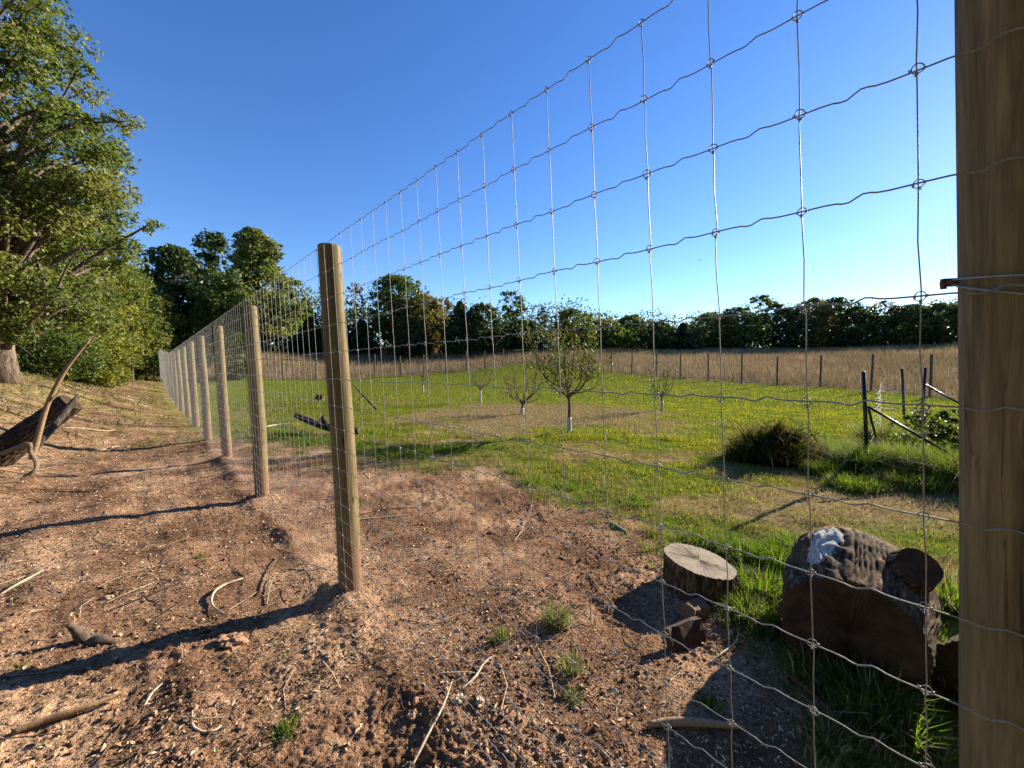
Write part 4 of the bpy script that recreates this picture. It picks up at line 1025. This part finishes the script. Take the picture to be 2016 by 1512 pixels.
mb = MB(); blades(mb, P, .06 + .42 * g2.uniform(0, 1, n) ** 3 + .06 * vnoise(P[:, 0] * 7, P[:, 1] * 7, 5), g2.uniform(.003, .010, n), g2.uniform(.3, 1.6, n), t_ + g2.normal(0, .7, n), g2.uniform(0, 6.28, n), pal[g2.integers(0, 4, n)], 2); tag(mb.build('pulled_grass', M_grass, wh, smooth_=False), kind='stuff')
mb = MB()
for q in range(900):
    c0 = np.array([.13, .0, .40]) + g2.normal(0, 1, 3) * [.20, .15, .085]; d_ = unit(g2.normal(size=3) * [1, 1, .8]) * g2.uniform(.06, .16)
    add_tube(mb, np.stack([c0 - d_, c0 + g2.normal(0, .02, 3), c0 + d_]), .005, 3, (.05, .03, .02), cap=False)
tag(mb.build('root_clump', M_litter, wh), kind='stuff')

# ------------------------------------------------------------------ grass, weeds, litter
g2 = np.random.default_rng(1234)
LAWN = np.array([(.105, .14, .022), (.14, .172, .028), (.08, .108, .02), (.185, .19, .036)])
DRYP = np.array([(.31, .25, .14), (.37, .30, .17), (.25, .19, .10), (.21, .20, .085)])
def wedge_points(n, r0, r1, a0=-63, a1=63, power=2.0):
    a = np.radians(g2.uniform(a0, a1, n)); r = (g2.uniform(0, 1, n) * (r1 ** power - r0 ** power) + r0 ** power) ** (1 / power)
    return r * np.sin(a), r * np.cos(a), r
lawn = MB(); dryg = MB()
def lawn_band(n, r0, r1, h0, h1, w, seg, power=2.0, thin=1.0):
    x, y, r = wedge_points(n, r0, r1, power=power)
    soil, gr, dr, me, weed = masks(x, y)
    tuft = fbm(x * 2.6, y * 2.6, 3, 101)
    keep = (g2.uniform(0, 1, n) < np.maximum(gr, .8 * (dr > .25)) * (.15 + .95 * np.maximum(smooth(.34, .62, tuft), .8 * dr)) * (.55 + .45 * np.maximum(smooth(5, 10, r), dr))) & (me < .5) & (soil < .9)
    p = x * FN[0] + y * FN[1] - FD
    keep &= p > .15
    x, y, r, dr, tuft = x[keep], y[keep], r[keep], dr[keep], tuft[keep]; n = len(x)
    z = HT(x, y) - .006
    lush = smooth(.48, .7, fbm(x * 1.0, y * 1.0, 3, 111)) * (1 - dr)
    h = g2.uniform(h0, h1, n) * (.7 + .7 * tuft + .9 * lush * (r < 13))
    isd = g2.uniform(0, 1, n) < np.clip(dr * .88 + .04 + .5 * smooth(.45, .7, fbm(x * .5 + 9, y * .5, 4, 222)) + .2 * (1 - smooth(5, 11, r)), 0, 1)
    col = np.where(isd[:, None], DRYP[g2.integers(0, 4, n)], LAWN[g2.integers(0, 4, n)]) * g2.uniform(.7, 1.3, (n, 1))
    P = np.stack([x, y, z], 1)
    gblades(lawn, P, h, w * g2.uniform(.6, 1.4, n), np.abs(g2.normal(.5, .35, n)), g2.uniform(0, 6.28, n), g2.uniform(0, 6.28, n), col, isd, seg)
lawn_band(120000, 1.6, 5.4, .02, .06, .002, 2)
lawn_band(120000, 4.5, 10, .025, .07, .0033, 2)
lawn_band(190000, 9, 20, .04, .085, .007, 1)
lawn_band(190000, 18, 56, .05, .11, .017, 1)
tag(lawn.build('lawn_grass', [M_grass, M_dry], smooth_=False), 'short green and yellowed grass covering the field', 'grass', kind='stuff')

# weeds on the path and wood floor
wd = MB(); x, y, r = wedge_points(110000, 3, 40, -63, -20, 1.3)
soil, gr, dr, me, weed = masks(x, y); p = x * FN[0] + y * FN[1] - FD
keep = (g2.uniform(0, 1, len(x)) < weed * 1.2) & (p < -.25)
x, y, r = x[keep], y[keep], r[keep]; n = len(x)
isd = g2.uniform(0, 1, n) < .6
col = np.where(isd[:, None], DRYP[g2.integers(0, 4, n)] * .8, LAWN[g2.integers(0, 4, n)]) * g2.uniform(.6, 1.2, (n, 1))
gblades(wd, np.stack([x, y, HT(x, y) - .005], 1), g2.uniform(.04, .17, n), .003 + .0005 * r, np.abs(g2.normal(.8, .45, n)), g2.uniform(0, 6.28, n), g2.uniform(0, 6.28, n), col, isd, 1)
tag(wd.build('path_weeds', [M_grass, M_dry], smooth_=False), 'sparse weeds and grass on the shaded side of the dirt path', 'weeds', kind='stuff')

# lush and tall clumps: px, py, radius m, count, height, half width, dryness
def clumps(mb, L, pal):
    for px, py, R, n, h, w, dryness in L:
        c = gp(px, py); a = g2.uniform(0, 6.283, n); q = R * np.sqrt(g2.uniform(0, 1, n)) * g2.uniform(.4, 1, n)
        x = c[0] + q * np.cos(a); y = c[1] + q * np.sin(a)
        isd = g2.uniform(0, 1, n) < dryness
        col = np.where(isd[:, None], DRYP[g2.integers(0, 4, n)], pal[g2.integers(0, len(pal), n)]) * g2.uniform(.7, 1.25, (n, 1))
        az = a + g2.normal(0, .8, n)
        gblades(mb, np.stack([x, y, HT(x, y) - .01], 1), h * (1.3 if h > .34 else 1.0) * g2.uniform(.35, 1.15, n), w * g2.uniform(.5, 1.4, n), np.abs(g2.normal(.65, .4, n)), az, g2.uniform(0, 6.28, n), col, isd, 2)
LUSH = np.array([(.06, .12, .02), (.08, .15, .025), (.045, .09, .018), (.11, .17, .03)])
tall = MB()
clumps(tall, [(1640, 905, .45, 1800, .35, .005, .12), (1700, 930, .4, 1700, .40, .005, .2), (1760, 930, .5, 2200, .42, .005, .35), (1830, 945, .5, 2200, .42, .005, .3), (1880, 960, .4, 1500, .4, .005, .3), (1620, 930, .35, 1200, .22, .004, .1),
              (1790, 960, .45, 1600, .26, .004, .2), (1680, 960, .4, 1500, .2, .004, .1), (1740, 880, .5, 1500, .45, .006, .4), (1560, 915, .35, 900, .2, .004, .1), (1450, 905, .3, 700, .16, .004, .1)], LUSH)
tag(tall.build('tall_grass', [M_grass, M_dry], smooth_=False), 'long rank grass round the black garden posts', 'grass', kind='stuff')
lush = MB()
clumps(lush, [(1470, 1100, .22, 700, .16, .004, .05), (1530, 1110, .25, 900, .17, .0045, .05), (1500, 1170, .22, 800, .18, .0045, .08), (1470, 1215, .16, 500, .15, .004, .1), (1430, 1080, .22, 700, .13, .004, .1), (1370, 1065, .2, 500, .11, .0035, .1), (1560, 1080, .25, 700, .14, .004, .1),
              (1530, 1240, .18, 500, .16, .004, .2), (1600, 1340, .16, 350, .16, .004, .3), (1700, 1400, .2, 500, .2, .004, .25), (1780, 1460, .15, 350, .18, .004, .2), (1870, 1200, .2, 500, .25, .004, .2), (1850, 1350, .15, 350, .2, .004, .3), (1640, 1470, .15, 250, .12, .0035, .4),
              (800, 890, .9, 1800, .12, .005, .05), (900, 885, .7, 1400, .12, .005, .05), (700, 880, .6, 1000, .1, .005, .05), (560, 860, .8, 1500, .12, .005, .05), (620, 870, .7, 1300, .12, .005, .05),
              (1050, 950, .25, 500, .09, .004, .1), (1120, 960, .25, 500, .08, .004, .15), (1010, 930, .2, 300, .08, .004, .1), (1250, 990, .3, 600, .09, .004, .2), (1180, 975, .3, 500, .08, .004, .2)], LUSH)
edge = np.array([gp(*p_)[:2] for p_ in SOILPX[2:19]])
for q in range(150):
    k_ = g2.integers(0, len(edge) - 1); f_ = g2.uniform(); c_ = edge[k_] * (1 - f_) + edge[k_ + 1] * f_ + g2.normal(0, .16, 2) * np.clip(np.hypot(*edge[k_]) * .28, .5, 3)
    n = int(g2.integers(14, 70)); R_ = g2.uniform(.03, .14); a = g2.uniform(0, 6.283, n); rr_ = R_ * np.sqrt(g2.uniform(0, 1, n)); x = c_[0] + rr_ * np.cos(a); y = c_[1] + rr_ * np.sin(a)
    isd = g2.uniform(0, 1, n) < g2.uniform(.05, .8); col = np.where(isd[:, None], DRYP[g2.integers(0, 4, n)], LUSH[g2.integers(0, 4, n)]) * g2.uniform(.7, 1.25, (n, 1))
    gblades(lush, np.stack([x, y, np.repeat(HT(c_[0], c_[1]), n) - .012], 1), g2.uniform(.03, .10, n), g2.uniform(.0015, .004, n), np.abs(g2.normal(.7, .4, n)), a, g2.uniform(0, 6.28, n), col, isd, 2)
tag(lush.build('lush_grass', [M_grass, M_dry], smooth_=False), 'bright juicy grass round the stump and logs', 'grass', kind='stuff')
tufts = [('small bright grass tuft on the soil at the lower left centre', 560, 1445, .055, 60, .075, .0035, .05), ('tiny green sprout in the post shadow at the left', 40, 1318, .03, 24, .05, .003, .0),
         ('tan and green grass tuft in the middle of the soil patch', 1095, 1235, .10, 330, .15, .0025, .6), ('sparse grass tuft left of the tan one', 985, 1262, .07, 130, .09, .0025, .45),
         ('thin grassy tuft below the tan one, under the mesh', 1125, 1320, .09, 150, .10, .0025, .45), ('small leafy sprout at the lower edge below the mesh', 1130, 1375, .05, 50, .05, .004, .05), ('little green tuft on the soil left of the near post', 392, 1100, .04, 40, .05, .003, .1), ('dry curled grass clump behind the stump', 1285, 1050, .14, 260, .10, .0025, .95), ('bright broad grass sprout at the lower right under the mesh', 1400, 1395, .06, 50, .06, .005, .1)]
for lab, *q in tufts:
    mb = MB(); clumps(mb, [q], LUSH); tag(mb.build('grass_tuft', [M_grass, M_dry], smooth_=False), lab, 'grass tuft', 'grass tufts on the bare soil')

# meadow
md = MB(); n = 210000
x, y, r = wedge_points(n, 20, 105, -50, 66, 1.5)
me = masks(x, y)[3]; p = x * FN[0] + y * FN[1] - FD
keep = (me > .5) & (p > 2); x, y, r = x[keep], y[keep], r[keep]; n = len(x)
MEAD = np.array([(.28, .215, .14), (.34, .26, .175), (.23, .175, .11), (.25, .22, .12)])
patch = smooth(.45, .6, fbm(x * .12, y * .12, 4, 131))[:, None]
col = MEAD[g2.integers(0, 4, n)] * (1 - .25 * patch) * g2.uniform(.75, 1.25, (n, 1))
grn = g2.uniform(0, 1, n) < .10; col[grn] = np.array([.12, .14, .04])
blades(md, np.stack([x, y, H(x, y) - .02], 1), g2.uniform(.45, .95, n) * (.7 + .6 * fbm(x * .25, y * .25, 3, 141)), .009 + .0003 * r, np.abs(g2.normal(.4, .3, n)), g2.uniform(0, 6.28, n), g2.uniform(0, 6.28, n), col, 1)
tag(md.build('meadow_grass', M_dry, smooth_=False), 'tall pinkish brown dry meadow grass beyond the far fence', 'grass', kind='stuff')

# clods, chips and twigs on the soil
SOILC = np.array([(.20, .11, .064), (.32, .19, .115), (.13, .07, .042), (.42, .27, .17)])
cl = MB(); ico_v = unit(np.array([[0, 1, 1.618], [0, -1, 1.618], [0, 1, -1.618], [0, -1, -1.618], [1, 1.618, 0], [-1, 1.618, 0], [1, -1.618, 0], [-1, -1.618, 0], [1.618, 0, 1], [-1.618, 0, 1], [1.618, 0, -1], [-1.618, 0, -1]]))
ico_f = np.array([[0, 1, 8], [0, 9, 1], [0, 4, 5], [0, 8, 4], [0, 5, 9], [2, 4, 10], [2, 5, 4], [2, 11, 5], [2, 10, 3], [2, 3, 11], [1, 6, 8], [1, 7, 6], [1, 9, 7], [3, 6, 7], [3, 10, 6], [3, 7, 11], [4, 8, 10], [5, 11, 9], [6, 10, 8], [7, 9, 11]])
for rep in range(4):
    n = 12000; x, y, r = wedge_points(n, 1.1, 9, -63, 45, .8)
    soil, gr, dr, me, weed = masks(x, y); k = fbm(x * 1.6, y * 1.6, 3, 151)
    keep = (soil > .5) & (g2.uniform(0, 1, n) < smooth(.35, .62, k)); x, y, r = x[keep], y[keep], r[keep]; n = len(x)
    s = np.exp(g2.normal(math.log(.0045), .6, n)); s = np.clip(s, .0018, .013)
    tv = ico_v * (1 + .35 * (np.random.default_rng(rep).uniform(-1, 1, (12, 1))))
    big = (s > .008) & (r < 5); Pz = np.stack([x, y, HT(x, y) + s * .2], 1)
    for kk, v_, f_ in ((big, tv, ico_f), (~big, oct_v * [1, 1, .8], oct_f)):
        m_ = int(kk.sum()); scatter(cl, v_, f_, Pz[kk], rot_rand(m_, g2), s[kk][:, None] * g2.uniform(.6, 1.4, (m_, 3)), SOILC[g2.integers(0, 4, m_)] * g2.uniform(.7, 1.2, (m_, 1)))
tag(cl.build('soil_clods', M_litter, smooth_=False), 'small clods of crumbled reddish soil', 'soil clods', kind='stuff')
ch = MB(); n = 165000; x, y, r = wedge_points(n, 1.1, 16, -63, 45, .8)
soil = masks(x, y)[0]; k = fbm(x * 1.1 + 40, y * 1.1, 3, 161)
keep = (soil > .5) & (g2.uniform(0, 1, n) < .2 + smooth(.4, .62, k) + .5 * smooth(1.6, 3, -(x * FN[0] + y * FN[1] - FD))); x, y, r = x[keep], y[keep], r[keep]; n = len(x)
CH = np.array([(.44, .32, .2), (.27, .17, .10), (.13, .08, .048), (.54, .43, .29), (.07, .045, .03)])
s = np.clip(np.exp(g2.normal(math.log(.0078), .5, n)), .002, .018) * (1 + .10 * np.clip(r - 3, 0, 20)); R_ = rot_rand(n, g2)
flat_ = np.stack([g2.normal(0, .35, n), g2.normal(0, .35, n), np.ones(n)], 1); nz_ = unit(flat_); ax_ = unit(np.cross(nz_, g2.normal(size=(n, 3)))); R_ = np.stack([ax_, np.cross(nz_, ax_), nz_], 2)
leafv = np.array([[-1, 0, 0], [-.2, .45, .18], [.6, .35, .1], [1, 0, .0], [.5, -.4, .16], [-.3, -.4, .1], [0, 0, .0]]); leafv = leafv[[0, 1, 3, 4]]; leaff = np.array([[0, 2, 1], [0, 3, 2]])[:, ::-1]
scatter(ch, leafv, leaff, np.stack([x, y, HT(x, y) + .004], 1), R_, s[:, None] * np.stack([np.ones(n), g2.uniform(.4, 1.1, n), g2.uniform(.2, 1.5, n)], 1), CH[g2.integers(0, 5, n)] * g2.uniform(.7, 1.2, (n, 1)))
tag(ch.build('leaf_litter', M_litter, smooth_=False), 'dead leaves and bark chips strewn over the soil', 'leaf litter', kind='stuff')
tw_ = MB(); n = 7500; x, y, r = wedge_points(n, 1.1, 24, -63, 40, .9)
soil = masks(x, y)[0]; p = x * FN[0] + y * FN[1] - FD
keep = (soil > .5) & (g2.uniform(0, 1, n) < .3 + .7 * smooth(.5, 3, -p)); x, y, r = x[keep], y[keep], r[keep]; n = len(x)
ln = np.exp(g2.normal(math.log(.055), .6, n)) * (1 + .06 * r); a = g2.uniform(0, 6.283, n); dx = np.cos(a) * ln; dy = np.sin(a) * ln
cv = g2.normal(0, .12, n) * ln
xa, ya, xb, yb = x - dx, y - dy, x + dx, y + dy; xm, ym = x - np.sin(a) * cv, y + np.cos(a) * cv
za, zm, zb_ = HT(xa, ya) + .004, HT(xm, ym) + .008 + g2.uniform(0, .015, n), HT(xb, yb) + .004 + np.abs(g2.normal(0, .012, n))
nb = 1300; tb_ = g2.uniform(7, 28, nb); pb_ = -(1.3 + 5.5 * g2.uniform(0, 1, nb) ** .7); c_ = np.stack([FU[0] * tb_ + FN[0] * (FD + pb_), FU[1] * tb_ + FN[1] * (FD + pb_)], 1)
a_ = g2.uniform(0, 6.283, nb); l_ = np.exp(g2.normal(math.log(.22), .5, nb)); d_ = np.stack([np.cos(a_), np.sin(a_)], 1) * l_[:, None]       # brushwood on the bank under the wood edge
E0, E1, EM = c_ - d_, c_ + d_, c_ + g2.normal(0, .12, (nb, 2)) * l_[:, None]
E0, E1, EM = [np.concatenate([e_, (HT(e_[:, 0], e_[:, 1]) + .01 + np.abs(g2.normal(0, k_, nb)))[:, None]], 1) for e_, k_ in ((E0, .005), (E1, .06), (EM, .025))]
for q in range(nb): add_tube(tw_, [E0[q], EM[q], E1[q]], np.array([1, .9, .4]) * (.0035 + .010 * l_[q]), 3, np.array([PALEC, WOODC, GREYC, DARKC])[min(3, g2.integers(0, 6))] * g2.uniform(.5, 1.0), cap=False)
TW = np.array([GREYC, WOODC, PALEC, DARKC]) * .8
for q in range(n): add_tube(tw_, [[xa[q], ya[q], za[q]], [xm[q], ym[q], zm[q]], [xb[q], yb[q], zb_[q]]], .0012 + .018 * ln[q] * .6 + .00012 * r[q], 3, TW[g2.integers(0, 4)] * g2.uniform(.7, 1.2), cap=False)
tag(tw_.build('twig_litter', M_stick), 'thin twigs and straws scattered over the soil', 'twigs', kind='stuff')
# two bigger clods by the post shadow
def clod(label, px, py, s, seed, col):
    g3 = np.random.default_rng(seed); th_ = np.linspace(0, np.pi, 12); ph = np.linspace(0, 2 * np.pi, 18, endpoint=False); A_, B_ = np.meshgrid(th_, ph, indexing='ij')
    d = np.stack([np.sin(A_) * np.cos(B_), np.sin(A_) * np.sin(B_), np.cos(A_)], -1)
    r_ = 1 + .5 * (vnoise(d[..., 0] * 2 + seed, d[..., 1] * 2 + d[..., 2] * 2.3, seed) - .5) + .7 * (vnoise(d[..., 0] * 5, d[..., 1] * 5 + d[..., 2] * 4, seed) - .5)
    mb = MB(); add_rings(mb, d * r_[..., None] * np.array(s)); mb.c = [np.broadcast_to(np.array(col, np.float32), (mb.n, 3))]
    o = mb.build('soil_clod', M_litter, smooth_=False); o.location = tuple(gpz(px, py, s[2] * .35)); tag(o, label, 'clod', 'larger clods of dry soil')
clod('largest pale clod of soil beside the near post shadow', 455, 1268, (.075, .055, .032), 3, (.34, .20, .12))
clod('pale chip of earth on the path above the shadow', 212, 1172, (.035, .022, .014), 5, (.6, .45, .28))
clod('pale round stone-like clod at the bottom of the mesh', 815, 1412, (.03, .026, .024), 8, (.45, .28, .17))
clod('whitish flat clod in the lower middle under the mesh', 903, 1392, (.028, .022, .014), 9, (.55, .45, .33))
clod('narrow pale clod right of the whitish one', 945, 1400, (.022, .03, .016), 10, (.52, .38, .26))

# ------------------------------------------------------------------ sky visitors
pl = MB(); q = at(1378, 512, 1500.0)
add_tube(pl, np.array([[-8, 0, 0], [-7, 0, .1], [5, 0, 0], [8, 0, -.2]]), [.4, .9, .9, .2], 8); add_tube(pl, np.array([[1, -7, .2], [-.8, 0, -.3], [1, 7, .2]]), [.15, .5, .15], 4); add_tube(pl, np.array([[7, 0, 0], [8.6, 0, 2.4]]), [.6, .2], 4); add_tube(pl, np.array([[8, -2.6, .3], [7.3, 0, .2], [8, 2.6, .3]]), .25, 4)
o = pl.build('airplane', M_pale); o.location = tuple(q); tag(o, 'tiny distant airplane in the blue sky right of centre', 'airplane')


# thin day moon: the sunlit rim of a sphere
mn = MB(); q = at(531, 463, 3000.0); vd = unit(q - np.array([0, 0, EYE])); rt = unit(np.cross(vd, [0, 0, 1.0])); upv = np.cross(rt, vd); R_m = 17.0
rl = math.cos(.5) * rt + math.sin(.5) * upv; ul = np.cross(vd, rl) * -1
V = []
for a in np.linspace(-75, 75, 15):
    wdt = 32 * math.cos(math.radians(a)) + 1
    for b_ in (90 - wdt, 90 - wdt / 2, 90, 96):
        V.append(R_m * (math.sin(math.radians(a)) * ul + math.cos(math.radians(a)) * (math.sin(math.radians(b_)) * rl - math.cos(math.radians(b_)) * vd)))
Fm = [[i * 4 + j, i * 4 + j + 1, i * 4 + j + 5, i * 4 + j + 4] for i in range(14) for j in range(3)]
mn.add(V, Fm); o = mn.build('moon', M_moon); o.location = tuple(q); tag(o, 'faint thin crescent moon in the blue sky above the trees', 'moon')
